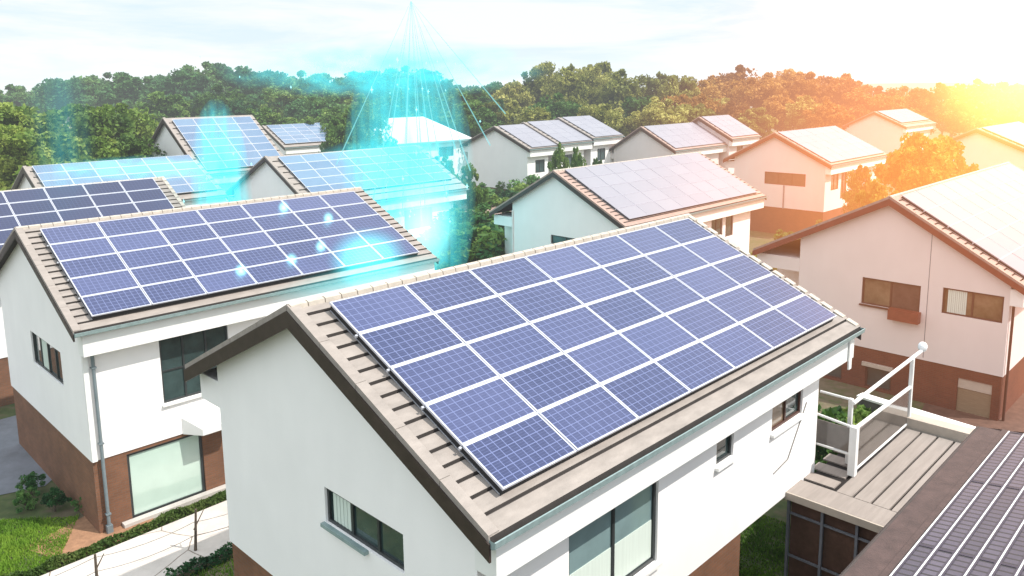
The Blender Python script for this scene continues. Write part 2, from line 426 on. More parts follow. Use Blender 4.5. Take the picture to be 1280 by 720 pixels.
    prof = [(x-.07, .03), (x-.06, -.07), (x+.0, -.10), (x+.06, -.07), (x+.075, .03), (x+.05, .03), (x+.04, -.05), (x, -.075), (x-.045, -.05), (x-.05, .03)]
    for i in range(len(prof)):
        (xa, za), (xb, zb2) = prof[i], prof[(i+1) % len(prof)]
        g.face([(xa, -.02, eG+za), (xb, -.02, eG+zb2), (xb, L+.02, eG+zb2), (xa, L+.02, eG+za)])
    g.face([(p[0], -.02, eG+p[1]) for p in prof[:5]]); g.face([(p[0], L+.02, eG+p[1]) for p in prof[:5]][::-1])
    g.build('gutter', M['gutter'], H_)
    # ---- upper wall
    TF = lambda s, z, d: (s, y0+d, z)
    TS = lambda s, z, d: (wr-d, s, z)
    w = MB()
    zt = min(h-wr*sr, h-wl*sl)-th-.02
    def gable(y, rev):
        p = [(-wl, y, zt), (wr, y, zt), (wr, y, h-wr*sr-th+.01), (0, y, h-th+.01), (-wl, y, h-wl*sl-th+.01)]
        w.face(p[::-1] if rev else p)
    wall_panel(w, TF, -wl, wr, zb, zt, front); gable(y0, False)
    wall_panel(w, TS, y0, y1, zb, h-wr*sr-th, side)
    w.face([(wr, y1, zb), (-wl, y1, zb), (-wl, y1, zt), (wr, y1, zt)]); gable(y1, True)
    w.face([(-wl, y1, zb), (-wl, y0, zb), (-wl, y0, h-wl*sl-th+.01), (-wl, y1, h-wl*sl-th+.01)])
    w.face([(-wl, y0, zb), (-wl, y1, zb), (wr, y1, zb), (wr, y0, zb)])
    # dark room behind the openings
    wall = w.build('wall', M[wallm], H_)
    # ---- brick lower storey, set back a little
    bu = y1-.1 if brick_u is None else brick_u
    q = MB()
    TFb = lambda s, z, d: (s, y0+.035+d, z); TSb = lambda s, z, d: (wr-.035-d, s, z)
    wall_panel(q, TFb, -wl+.03, wr-.035, 0, zb, brick_front)
    wall_panel(q, TSb, y0+.035, bu, 0, zb, brick_side)
    q.face([(wr-.035, bu, 0), (-wl+.03, bu, 0), (-wl+.03, bu, zb), (wr-.035, bu, zb)])
    q.face([(-wl+.03, bu, 0), (-wl+.03, y0+.035, 0), (-wl+.03, y0+.035, zb), (-wl+.03, bu, zb)])
    q.build('brick_storey', M[brickm], H_)
    if array:
        solar_array(H_, h, sr, *array)
    return H_, TF, TS, TFb, TSb, wr, wl, zb

def downpipe(parent, x, y, z0, z1, lean=None):
    b = MB(); b.tube((x, y, z0), (x, y, z1), .05, n=10)
    for z in (z0+.6, (z0+z1)/2, z1-.5): b.box(x-.07, x+.07, y-.07, y+.07, z-.02, z+.02)
    b.box(x-.08, x+.08, y-.08, y+.08, z0, z0+.25)
    return b.build('downpipe', M['downpipe'], parent)

def W_(h, *ws): return ws

# ================================================================== THE HOUSES
# --- main house in the foreground
h = 9.19; fr = (.45, 2.72, h-3.97, h-3.28)
sd = [(2.30, 4.88, h-5.15, h-2.85), (6.98, 7.68, h-4.02, h-3.02), (9.42, 11.0, h-4.12, h-2.9)]
Hm, TF, TS, TFb, TSb, wr, wl, zb = house('nearest white house whose blue solar roof fills the middle of the picture', (-3.921, 13.498), .7735, h,
    front=[fr], side=sd, zf=6.0, array=(.60, .283, 7, 5, 'pv'), far_caps=True, brick_u=8.2)
window(Hm, TF, *fr, panes=3, gm=['glass_dark', 'glass_dark', 'glass_dark'], sill=(.55, 'gutter'), curtain=(.06, .3))
window(Hm, TS, *sd[0], panes=2, gm=['glass_teal', 'glass_teal'], fr=.07, sill=(1, 'fascia'))
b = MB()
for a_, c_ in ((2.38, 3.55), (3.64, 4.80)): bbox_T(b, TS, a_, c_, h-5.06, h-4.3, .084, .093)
b.build('lit_window_half', M['curtain'], Hm)  # pale slabs paint the sunlit lower half of the window
window(Hm, TS, *sd[1], panes=1, gm='glass_dark', sill=(1, 'fascia'))
window(Hm, TS, *sd[2], panes=2, gm=['glass_warm', 'glass_dark'], fm='frame_red', sill=(1, 'fascia'))
# cable running down the long wall
b = MB(); b.tube((wr+.015, 11.2, h-3.9), (wr+.015, 10.3, h-5.05), .012, n=6); b.tube((wr+.015, 10.3, h-5.05), (wr+.015, 9.6, h-5.15), .012, n=6)
b.build('cable', M['wire'], Hm)
b = MB(); b.box(b_x0 := wr+.46, wr+.5, 12.45, 12.6, h-3.3, h-2.5); b.build('fascia_end', M['fascia'], Hm)

# --- left house
h = 8.67
frL = (-.75, 2.45, h-4.62, h-3.52); sdL = [(2.42, 4.6, h-5.25, h-2.9), (7.2, 8.4, h-4.6, h-2.9)]; bsL = [(1.22, 3.52, h-8.6, h-6.5)]
Hl, TF, TS, TFb, TSb, wr, wl, zb = house('white and brick house at the left with a large mint picture window', (-15.592, 24.734), .7889, h,
    front=[frL], side=sdL, zf=6.38, wl=4.3, a=4.9, dl=2.35, array=(.55, .405, 7, 5, 'pv'), brick_side=bsL, verge_h=.24)
window(Hl, TF, *frL, panes=4, gm=['glass_dark', 'glass_mint', 'glass_dark', 'glass_dark'], curtain=(.28, .5), fr=.07)
window(Hl, TS, *sdL[0], panes=3, gm=['glass_dark', 'glass_dark', 'glass_dark'], transom=h-4.25, sill=(1, 'fascia'))
window(Hl, TS, *sdL[1], panes=2)
window(Hl, TSb, *bsL[0], panes=1, gm='glass_mint', fr=.08)
downpipe(Hl, wr+.09, .52, 0, h-3.05)
b = MB(); b.box(wr+.003, wr+.06, .26, .40, zb, h-3.0); b.build('corner_trim', M['fascia'], Hl)
b = MB(); b.hexa([(wr+.004, 2.9, zb-.02), (wr+.6, 3.3, zb-.02), (wr+.6, 4.4, zb-.02), (wr+.004, 4.4, zb-.02), (wr+.004, 2.9, zb+.55), (wr+.6, 3.3, zb+.20), (wr+.6, 4.4, zb+.20), (wr+.004, 4.4, zb+.55)])
b.build('window_canopy', M['fascia'], Hl, bevel=.02)
b = MB(); b.box(wr-.02, wr+.22, .9, 4.3, 0, .12); b.build('plinth', M['concrete'], Hl)

# --- house with the navy panels behind the left one
h = 8.4
house('house behind the left one, roof covered with dark navy solar panels', (-17.95-7.03*1.42, 41.2-7.11*1.42-.0), .78, h,
      a=4.6, b=5.0, dr=2.75, dl=2.5, L=14.15, front=[], side=[], array=(1.8, .2, 7, 5, 'pv_dark'), far_caps=True)

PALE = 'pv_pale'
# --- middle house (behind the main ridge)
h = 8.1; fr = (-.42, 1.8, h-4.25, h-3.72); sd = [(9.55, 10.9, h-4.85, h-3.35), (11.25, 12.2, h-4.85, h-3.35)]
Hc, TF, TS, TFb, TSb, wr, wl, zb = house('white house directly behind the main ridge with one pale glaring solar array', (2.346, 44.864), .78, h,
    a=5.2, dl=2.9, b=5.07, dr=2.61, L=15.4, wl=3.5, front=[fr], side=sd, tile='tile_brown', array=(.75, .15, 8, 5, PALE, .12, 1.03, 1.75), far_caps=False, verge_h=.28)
window(Hc, TF, *fr, panes=2); window(Hc, TS, *sd[0], panes=2); window(Hc, TS, *sd[1], panes=1)
b = MB(); b.box(-5.15, -3.502, 1.2, 8, 0, h-3.05); b.build('side_wing', M['stucco'], Hc)
b = MB(); b.tube((-3.45, .2, 0.4), (-3.45, .2, h-2.6), .045); b.build('downpipe', M['frame_white'], Hc)

# --- right house
h = 8.3
fr = [(-.96, 1.34, h-4.62, h-3.48), (2.15, 4.26, h-4.43, h-3.39)]
bf = [(-.62, .45, h-8.2, h-7.25), (2.92, 4.12, h-8.3, h-6.92), (-2.9, -1.6, h-8.2, h-7.0)]
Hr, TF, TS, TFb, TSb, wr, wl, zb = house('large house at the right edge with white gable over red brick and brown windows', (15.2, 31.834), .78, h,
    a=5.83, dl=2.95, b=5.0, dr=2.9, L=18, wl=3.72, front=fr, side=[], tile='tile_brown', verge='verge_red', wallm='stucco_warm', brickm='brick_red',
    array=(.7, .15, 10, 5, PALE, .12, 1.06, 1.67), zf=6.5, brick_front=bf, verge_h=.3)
window(Hr, TF, *fr[0], panes=2, fm='frame_red', gm=['glass_warm', 'brown_wall'], sill=(1, 'frame_red'))
window(Hr, TF, *fr[1], panes=2, fm='frame_red', gm=['glass_warm', 'glass_warm'], curtain=(.08, .4))
window(Hr, TFb, *bf[0], panes=1, fm='frame_red', gm='glass_dark'); window(Hr, TFb, *bf[2], panes=1, fm='frame_red', gm='glass_dark')
b = MB(); bbox_T(b, TFb, bf[1][0]+.01, bf[1][1]-.01, bf[1][2]+.01, bf[1][3]-.42, .06, .1); b.build('door', M['door_khaki'], Hr)
b = MB(); bbox_T(b, TFb, bf[1][0]+.01, bf[1][1]-.01, bf[1][3]-.40, bf[1][3]-.01, .04, .1); b.build('door_hood', M['cream_panel'], Hr)
b = MB(); bbox_T(b, TFb, -.75, .5, h-7.28, h-7.12, -.12, -.002); b.build('lintel', M['cream_panel'], Hr)
b = MB(); bbox_T(b, TF, .25, 1.42, h-5.0, h-4.55, -.35, -.003); b.build('planter_box', M['verge_red'], Hr)
b = MB(); b.box(-5.6, -3.723, 2.0, 12, 0, h-3.1); b.build('side_wing', M['stucco_warm'], Hr)
b = MB(); bbox_T(b, TF, 1.60, 1.625, h-6.4, h-1.0, -.004, -.001); b.build('expansion_joint', M['concrete_grey'], Hr)
b = MB(); b.tube((wr+.1, .45, 0), (wr+.1, .45, h-3.5), .05); b.build('downpipe', M['frame_red'], Hr)

# --- house with the brown signboard windows
h = 8.65; fr = [(-.85, 2.8, h-4.4, h-3.35)]; sd = [(1.4, 2.9, h-4.7, h-3.4), (3.4, 4.6, h-5.6, h-3.4), (5.4, 8.6, h-4.7, h-3.4)]
Hb, TF, TS, TFb, TSb, wr, wl, zb = house('white gabled house with a wide brown window band, beyond the middle house', (22.2, 67.63), .78, h,
    a=4.7, dl=2.5, b=5.0, dr=2.45, L=12.2, front=fr, side=sd, tile='tile_brown', verge='verge_red', wallm='stucco_warm', brickm='brick_red', array=(.35, .1, 7, 5, PALE, .1, 1.04, 1.65), caps=False, style='far')
window(Hb, TF, *fr[0], panes=3, fm='frame_red', gm='brown_wall')
for s_ in sd: window(Hb, TS, *s_, panes=2, fm='frame_red', gm='glass_warm')
b = MB(); bbox_T(b, TF, .9, 1.0, h-6.4, h-4.4, -.05, -.003); b.build('post', M['concrete_grey'], Hb)
# --- house with the grey gable behind the left roof
h = 8.4
H4, TF, TS, TFb, TSb, wr, wl, zb = house('house with a plain grey gable and sky blue panels behind the left roof', (-16.32, 52.9), .78, h,
    a=6.3, dl=3.07, b=5.6, dr=2.95, L=13.0, wl=5.2, side=[(7.5, 10, h-5.4, h-4.0)], array=(.7, .35, 7, 5, 'pv_sky'), caps=False, style='far', verge_h=.26)
window(H4, TS, 7.5, 10, h-5.4, h-4.0, panes=3)
# --- steep tall house
h = 10.6
house('steep roofed tall house with glassy blue roof near the left treeline', (-27.6, 63.9), .78, h, a=4.0, dl=2.7, b=6.2, dr=4.1, L=7.6, tile='tile',
      array=(.5, .4, 4, 7, 'pv_sky'), caps=False, style='far', zf=7)
h = 8.3
house('small blue roofed house just right of the steep one', (-31.5+1.5, 97), .78, h, a=4.5, dl=2.3, b=5.0, dr=2.4, L=9.6, array=(.4, .2, 5, 5, 'pv_sky'), caps=False, style='far')
# --- long low house at far left
h = 8.2
house('long pale blue roof at the left edge below the bright trees', (-30.6, 50.0), .78, h, a=4.4, dl=2.3, b=5.0, dr=2.5, L=10.8, array=(.4, .25, 6, 5, 'pv_sky'), caps=False, style='far')
# --- terraced units
tz = 8.7
labs = ['left and lowest unit of the three stepped pale roofs in the middle distance', 'middle unit of the three stepped pale roofs in the middle distance',
        'right and highest unit of the three stepped pale roofs in the middle distance']
U = (math.sin(.78), math.cos(.78))
for i, (u, ln, dz) in enumerate(((0, 4.3, 0), (4.3, 5.6, .22), (9.9, 5.4, .5))):
    hh = tz+dz
    Hh, TF, TS, TFb, TSb, wr, wl, zb = house(labs[i], (-1.75+U[0]*u, 82.0+U[1]*u), .78, hh, a=5.2, dl=2.1, b=5.0, dr=2.1, L=ln+.05, wl=4.3,
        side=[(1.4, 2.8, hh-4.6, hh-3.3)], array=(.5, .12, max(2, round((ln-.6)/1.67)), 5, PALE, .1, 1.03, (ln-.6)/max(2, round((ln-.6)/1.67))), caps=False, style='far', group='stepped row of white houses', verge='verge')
    window(Hh, TS, 1.4, 2.8, hh-4.6, hh-3.3, panes=2)
for i, (px, py, ln, dz, lb) in enumerate(((13.8, 85.5, 10.6, 0, 'wide pale roofed house right of the stepped row, lower left unit'), (21.5, 92.2, 6.5, .65, 'upper right unit stepping up from the wide pale roofed house'))):
    hh = 8.3+dz
    Hh, TF, TS, TFb, TSb, wr, wl, zb = house(lb, (px, py), .78, hh, a=4.7, dl=2.9, b=4.4, dr=2.35, L=ln, side=[(2, 3.4, hh-4.4, hh-3.3), (5, 6, hh-4.4, hh-3.3)],
        array=(.4, .1, round((ln-.5)/1.67), 4, PALE, .1, 1.14, (ln-.5)/round((ln-.5)/1.67)), caps=False, style='far', group='pair of stepped pale roofs', tile='tile_brown', wallm='stucco_warm')
    for s_ in ((2, 3.4), (5, 6)): window(Hh, TS, *s_, hh-4.4, hh-3.3, panes=2, fm='frame_red', gm='glass_warm')
h = 8.4
house('small sunlit gabled house at the right in front of the orange treeline', (52.4, 116.2), .78, h, a=4.5, dl=2.24, b=4.6, dr=2.1, L=13, tile='tile_brown', verge='verge_red',
      wallm='stucco_warm', array=(.6, .2, 7, 4, PALE), caps=False, style='far')
house('sunlit white house cut off by the right edge above the big right roof', (43.1, 74.3), .78, 8.4, a=4.6, dl=2.3, b=5.2, dr=2.2, L=15, tile='tile_brown', verge='verge_red',
      wallm='stucco_warm', array=(.6, .2, 8, 5, PALE), caps=False, style='far')
# --- white hipped roof house
def hipped_house(label, pos, yaw, L, w, h, eave):
    H_ = empty('house', (pos[0], pos[1], 0), -yaw); tag(H_, label, 'house')
    r = MB(); a = .55
    A, B = (0, L*.28, h), (0, L*.72, h)
    c = [(-w-a, -a, eave), (w+a, -a, eave), (w+a, L+a, eave), (-w-a, L+a, eave)]
    r.face([c[0], c[1], A]); r.face([c[1], c[2], B, A]); r.face([c[2], c[3], B]); r.face([c[3], c[0], A, B]); r.face(c[::-1])
    ro = r.build('roof', M['frame_white'], H_)
    b = MB(); b.box(-w-a-.02, w+a+.02, -a-.08, -a-.01, eave-.2, eave+.02); b.box(w+a+.005, w+a+.08, -a, L+a, eave-.2, eave+.02); b.build('gutter', M['gutter'], ro)
    b = MB(); T1 = lambda s, z, d: (s, d, z); T2 = lambda s, z, d: (w-d, s, z)
    ho1 = [(-w*.5, -w*.1, eave-2, eave-.8), (w*.2, w*.6, eave-2, eave-.8)]; ho2 = [(L*.2, L*.35, eave-2, eave-.8), (L*.6, L*.8, eave-2, eave-.8)]
    wall_panel(b, T1, -w, w, 0, eave, ho1); wall_panel(b, T2, 0, L, 0, eave, ho2)
    b.face([(w, L, 0), (-w, L, 0), (-w, L, eave), (w, L, eave)]); b.face([(-w, L, 0), (-w, 0, 0), (-w, 0, eave), (-w, L, eave)])
    b.build('wall', M['stucco'], H_)
    for q in ho1: window(H_, T1, *q, panes=2)
    for q in ho2: window(H_, T2, *q, panes=2)
    return H_
hipped_house('glare-white hipped roof house under the trees left of the stepped row', (-17.2, 96), .78, 12, 4.6, 9.0, 6.2)  # overexposed glare on this roof is painted as white
for i, (x, y, lb) in enumerate(((-52, 150, 'tiny pale house peeping through the woods behind the blue roofs'), (-36, 140, 'tiny white house left of the hipped roof, half hidden by dark trees'))):
    hipped_house(lb, (x, y), .6+i*.3, 14, 5, 8, 5.6)

# --- dark roofed building at the lower right (only its left slope is seen)
Or = Hm.location; cy_, sy_ = math.cos(-.7735), math.sin(-.7735)
def mw(v, u): return (Or[0]+v*cy_-u*sy_, Or[1]+v*sy_+u*cy_)
GH = empty('garden_building', (*mw(8.25, 0), 0), -.7735); tag(GH, 'low dark brown roof with plum solar strips and white lines in the lower right corner', 'building')
z0 = 13-3.81-3.3; sl = .15
r = MB(); n = 15; wd = 6.0
for i in range(n):
    x0, x1 = wd*i/n, wd*(i+1)/n
    r.face([(x0, -3, z0+x0*sl+.03), (x1, -3, z0+x1*sl), (x1, 10.9, z0+x1*sl), (x0, 10.9, z0+x0*sl+.03)], 0)
    r.face([(x0, -3, z0+x0*sl), (x0, -3, z0+x0*sl+.03), (x0, 10.9, z0+x0*sl+.03), (x0, 10.9, z0+x0*sl)], 1)
r.face([(0, -3, z0-.2), (0, -3, z0), (0, 10.9, z0), (0, 10.9, z0-.2)], 0)
r.face([(0, 10.9, z0-.2), (0, 10.9, z0+.02), (wd, 10.9, z0+wd*sl+.02), (wd, 10.9, z0+wd*sl-.2)], 0)
r.face([(0, -3, z0-.2), (0, 10.9, z0-.2), (wd, 10.9, z0+wd*sl-.2), (wd, -3, z0+wd*sl-.2)], 0)
ro = r.build('roof', [M['dark_tile'], M['joint']], GH)
b = MB(); b.tube((-.03, -3, z0-.02), (-.03, 10.9, z0-.02), .045, n=8); b.build('gutter', M['verge'], ro)
b = MB(); b.box(.5, wd, -2.5, 10.4, 0, z0-.21); b.build('wall', M['brown_wall'], GH)
b = MB(); sw = .27; ns = 19; x_a = .60
for i in range(ns+1):
    x = x_a+i*sw; b.box(x-.011, x+.011, -2.8, 10.6, .05, .12)
ar = b.build('solar_array', M['frame_white'], GH); ar.location = (0, 0, z0); ar.rotation_euler = (0, -math.atan(sl), 0)
me = panel_mesh('pv_plum', sw-.024, 2.668)
for i in range(ns):
    for k in range(5):
        p = link('solar_panel', me, ar); p.location = (x_a+(i+.5)*sw, -1.45+k*2.67, .075)

# --- roof terrace with railing between the houses
TD = empty('roof_terrace', (*mw(0, 0), 0), -.7735); tag(TD, 'beige slatted roof terrace beside the main house, above dark brown walls', 'terrace')
zt = 3.3
b = MB()
for i in range(6):
    v0 = 5.32+i*.42; b.box(v0, v0+.36, 11.15, 16.0, zt-.05, zt)
b.box(4.35, 7.85, 10.35, 11.13, zt-.05, zt)
for i in range(7): b.box(4.36, 5.2, 11.3+i*.66, 11.72+i*.66, zt-.055, zt-.02)
b.build('deck_board', M['deck'], TD)
b = MB(); b.box(4.5, 7.85, 10.4, 16.1, zt-.12, zt-.06); b.build('deck_base', M['deck_gap'], TD)
b = MB(); b.box(4.35, 7.9, 10.30, 10.345, zt-.18, zt+.0); b.box(5.22, 7.9, 16.05, 16.5, zt-.15, zt+.28); b.build('parapet', M['cream_panel'], TD)
b = MB()
for x in (4.5, 5.3, 6.1, 6.9): b.box(x, x+.78, 10.55, 10.62, .55, zt-.2)
b.box(4.5, 7.8, 10.62, 16.0, 0.02, zt-.2); b.build('lower_wall', M['brown_wall'], TD)
b = MB()
for x in (4.45, 5.27, 6.07, 6.87, 7.7): b.box(x, x+.06, 10.42, 10.5, 0, zt-.2)
for z in (.5, 1.6, 2.7): b.box(4.5, 7.7, 10.45, 10.49, z, z+.05)
b.build('support_frame', M['concrete_grey'], TD)
RL = empty('railing', (*mw(5.27, 12.2), zt), -.7735); tag(RL, 'white metal railing with smoked glass and end globe on the slatted terrace', 'railing')
b = MB(); b.box(-.09, .09, -.09, .09, .003, 1.28); b.build('post', M['frame_white'], RL, bevel=.01)
b = MB(); b.box(-.05, .05, 3.95, 4.05, .003, 1.98); b.build('post', M['frame_white'], RL, bevel=.008)
b = MB(); b.box(-.38, -.28, .5, .6, .003, 1.75); b.build('post', M['frame_white'], RL, bevel=.008)
b = MB()
b.tube((-.2, .35, 1.72), (0, 4.75, 2.02), .05, n=10); b.build('top_rail', M['frame_white'], RL)
b = MB(); b.tube((0, .05, 1.22), (0, 4.0, 1.15), .05, n=10); b.tube((0, .05, .08), (0, 4.0, .08), .035, n=8); b.build('mid_rail', M['frame_white'], RL)
b = MB(); b.tube((-.03, .05, 1.22), (-1.1, .1, 1.3), .035, n=8); b.tube((-.03, .05, .5), (-1.1, .1, .5), .035, n=8)
b.tube((-.33, .55, 1.72), (-1.1, .5, 1.75), .035, n=8); b.build('side_rail', M['frame_white'], RL)
b = MB(); b.box(-.012, .012, .12, 3.92, .13, 1.12); b.build('glass_panel', M['glass_rail'], RL)
b = MB(); b.box(-1.05, -.1, .04, .06, .55, 1.18); b.build('glass_panel', M['glass_rail'], RL)
b = MB()
for i in range(8):
    t0, t1 = math.pi*i/8, math.pi*(i+1)/8
    for k in range(14):
        p0, p1 = 2*math.pi*k/14, 2*math.pi*(k+1)/14
        b.face([(.13*math.sin(t)*math.cos(p), 4.8+.13*math.sin(t)*math.sin(p), 2.12+.15*math.cos(t)) for t, p in ((t0, p0), (t1, p0), (t1, p1), (t0, p1))])
b.build('globe', M['lamp'], RL)
# low garden walls and courtyard clutter behind the terrace
def garden_wall(lb, v0, u0, v1, u1, hgt, m='concrete', th=.18, cap=True, base=0):
    p0 = Vector((*mw(v0, u0), 0)); p1 = Vector((*mw(v1, u1), 0)); d = p1-p0; ln = d.length
    o = empty('garden_wall', p0, math.atan2(d.y, d.x)); tag(o, lb, 'wall')
    b = MB(); b.box(0, ln, -th/2, th/2, base, hgt); b.build('wall', M[m], o)
    if cap:
        b = MB(); b.box(-.03, ln+.03, -th/2-.04, th/2+.04, hgt+.001, hgt+.07); b.build('coping', M['fascia'], o)
    return o
garden_wall('pale topped garden wall running behind the terrace toward the brick house', 3.2, 18.2, 9.5, 17.4, 3.0, 'stone', .3)
garden_wall('brown boundary wall beside the lawn under the terrace', 3.0, 10.2, 7.8, 9.9, .5, 'brown_wall', .12, False)

# ================================================================== THE GROUND
b = MB(); S = 2600
b.face([(-S, -60, 0), (S, -60, 0), (S, S, 0), (-S, S, 0)]); tag(b.build('ground', M['ground']), kind='structure')
def strip(name, pts, z, m, label=None):
    b = MB(); b.face([(*mw(v, u), z) for v, u in pts]); return tag(b.build(name, m if not isinstance(m, str) else M[m]), kind='structure')
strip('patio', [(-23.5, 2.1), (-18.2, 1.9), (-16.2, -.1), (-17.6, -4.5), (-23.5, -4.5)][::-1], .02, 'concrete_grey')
strip('road', [(-60, 4), (-23.8, 1.2), (-23.8, 5), (-60, 9)], .02, 'concrete')
strip('bare_earth', [(-12.6, -1.7), (-11.0, -1.1), (-10.9, 1.2), (-11.6, 1.6), (-13.2, .2)], .02, 'soil')
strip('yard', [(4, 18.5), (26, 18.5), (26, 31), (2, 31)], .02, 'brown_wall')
# paved path on a raised kerb, parallel to the left house
def block(name, pts, z0, z1, m):
    b = MB(); n = len(pts); P = [mw(*p) for p in pts]
    b.face([(x, y, z1) for x, y in P])
    for i in range(n):
        a, c = P[i], P[(i+1) % n]; b.face([(*a, z0), (*c, z0), (*c, z1), (*a, z1)])
    return tag(b.build(name, M[m]), kind='structure')
def path_mat():
    m = simple('cracked_path', (.56, .51, .47), .85, .14, 1.4, .3, 14)
    nt = m.node_tree; N, L = nt.nodes, nt.links; bs = N['Principled BSDF']
    tc = N.new('ShaderNodeTexCoord'); vo = N.new('ShaderNodeTexVoronoi'); vo.feature = 'DISTANCE_TO_EDGE'; vo.inputs['Scale'].default_value = .45
    n = N.new('ShaderNodeTexNoise'); n.inputs['Scale'].default_value = 1.4; n.inputs['Detail'].default_value = 6
    L.new(tc.outputs['Object'], n.inputs[0])
    mxv = N.new('ShaderNodeMix'); mxv.data_type = 'VECTOR'; mxv.inputs[0].default_value = .12
    L.new(tc.outputs['Object'], mxv.inputs[4]); L.new(n.outputs[1], mxv.inputs[5]); L.new(mxv.outputs[1], vo.inputs[0])
    c = math_node(N, L, 'LESS_THAN', vo.outputs[0], .006)
    old = bs.inputs['Base Color'].links[0].from_socket
    mx = N.new('ShaderNodeMix'); mx.data_type = 'RGBA'; L.new(c, mx.inputs[0]); L.new(old, mx.inputs[6]); mx.inputs[7].default_value = (.20, .16, .13, 1)
    L.new(mx.outputs[2], bs.inputs['Base Color']); return m
M['path'] = path_mat()
block('path', [(-10.55, -3.5), (-8.15, -3.5), (-7.9, 16), (-10.9, 16)], 0, .12, 'path')

# ------------------------------------------------------------------ grass, hedges, trees
def blades(name, poly, n, hgt, w, m, lean=.5):
    """short blades scattered in a convex polygon given in main-house coordinates"""
    b = MB(); vs = [p[0] for p in poly]; us = [p[1] for p in poly]
    def inside(v, u):
        s = 0
        for i in range(len(poly)):
            (a, b_), (c, d) = poly[i], poly[(i+1) % len(poly)]
            cr = (c-a)*(u-b_)-(d-b_)*(v-a)
            if s == 0: s = 1 if cr > 0 else -1
            elif cr*s < 0: return False
        return True
    k = 0
    while k < n:
        v, u = random.uniform(min(vs), max(vs)), random.uniform(min(us), max(us))
        if not inside(v, u): continue
        k += 1
        x, y = mw(v, u); t = random.uniform(0, 2*math.pi); q = random.uniform(.5, 1.2)*hgt*(.7+.6*noise.noise((v*1.3, u*1.3, 0)))
        dx, dy = math.cos(t)*w, math.sin(t)*w; lx, ly = random.uniform(-lean, lean)*q, random.uniform(-lean, lean)*q
        b.face([(x-dx, y-dy, .0), (x+dx, y+dy, .0), (x+lx, y+ly, abs(q))])
    o = b.build(name, m); tag(o, None, None, None, 'stuff'); return o
o = blades('grass', [(-15.6, -2.6), (-13.3, .0), (-11.0, -1.3), (-11.0, -4.0), (-15.6, -4.0)], 17000, .13, .022, M['grass']); tag(o, 'bright green lawn in front of the left brick wall', 'lawn')
o = blades('grass', [(-21.5, 3.2), (-17.5, 2.4), (-17.2, 4.2), (-21.5, 5.2)], 5000, .16, .03, M['grass']); tag(o, 'narrow green verge behind the left house beside the grey patio', 'lawn')
o = blades('grass', [(-7.85, -3), (-4.2, -3), (-4.2, 6), (-7.85, 6)], 14000, .13, .022, M['grass']); tag(o, 'green lawn between the path and the main house', 'lawn')
o = blades('grass', [(.5, 8.4), (4.0, 8.4), (4.4, 14.4), (.5, 14.4)], 14000, .16, .025, M['grass']); tag(o, 'sunny grass patch under the overhanging corner of the main house', 'lawn')

def leaf_quad(b, c, r, mi=0):
    n = Vector((random.gauss(0, 1), random.gauss(0, 1), random.gauss(0, 1)+.5)).normalized()
    a = n.orthogonal().normalized(); d = n.cross(a); t = random.uniform(0, math.pi)
    e = a*math.cos(t)+d*math.sin(t); g = n.cross(e)
    r1 = r*random.uniform(.6, 1.3); r2 = r1*random.uniform(.45, .8)
    b.face([c-e*r1, c+g*r2, c+e*r1, c-g*r2], mi)

def hedge(label, pts, w, hgt, m='hedge', n=1500, leaf=.06):
    """strip of leafy shrub following a polyline in main-house coordinates"""
    b = MB(); o = None
    for (v0, u0), (v1, u1) in zip(pts, pts[1:]):
        for _ in range(n):
            t = random.random(); v = v0+(v1-v0)*t; u = u0+(u1-u0)*t
            hh = hgt*(.75+.5*noise.noise((u*1.7, v*1.7, 3)))
            a = random.uniform(0, math.pi); rr = random.uniform(.6, 1)
            v += math.cos(a)*w*rr; z = abs(math.sin(a))*hh*rr+.03
            x, y = mw(v, u+random.uniform(-.05, .05)); leaf_quad(b, Vector((x, y, z)), leaf)
    o = b.build('hedge', M[m]); tag(o, label, 'hedge'); return o
hedge('thin low hedge edging the pale path by the picture window', [(-10.95, -2.6), (-10.95, 1.5), (-11.1, 4.3)], .17, .30, n=2600, leaf=.05)
hedge('dark low hedge along the near side of the path', [(-7.95, .5), (-7.85, 6)], .25, .35, 'leaf_dark', 1800)

def fence_post(x, y, tilt, hgt, label):
    o = empty('fence_post', (x, y, .12)); tag(o, label, 'post', 'posts of the wire fence along the path')
    b = MB(); b.tube((0, 0, 0), (tilt, 0, hgt), .045, .03, 7); b.tube((0, 0, hgt*.5), (tilt+.18, .1, hgt*.95), .02, .012, 5)
    b.build('post', M['bark'], o); return o
px = [mw(-9.0, -.9), mw(-8.7, 1.6)]
fence_post(*px[0], .02, .9, 'left weathered wooden post of the wire fence on the path')
fence_post(*px[1], .1, 1.25, 'right taller post with a side twig on the path wire fence')
wf = empty('fence_wire', (0, 0, 0)); tag(wf, 'thin slack wires strung along the pale path', 'wire')
for zz in (.45, .85):
    b = MB(); A = Vector((*mw(-9.3, -4), zz)); B = Vector((*px[0], zz+.08)); C_ = Vector((*px[1], zz+.12)); D = Vector((*mw(-8.5, 4.2), zz+.1))
    for p, q in ((A, B), (B, C_), (C_, D)):
        for k in range(6):
            t0, t1 = k/6, (k+1)/6; s = lambda t: Vector((0, 0, -.12*4*t*(1-t)))
            b.tube(p.lerp(q, t0)+s(t0), p.lerp(q, t1)+s(t1), .008, n=5)
    b.build('wire', M['wire'], wf)

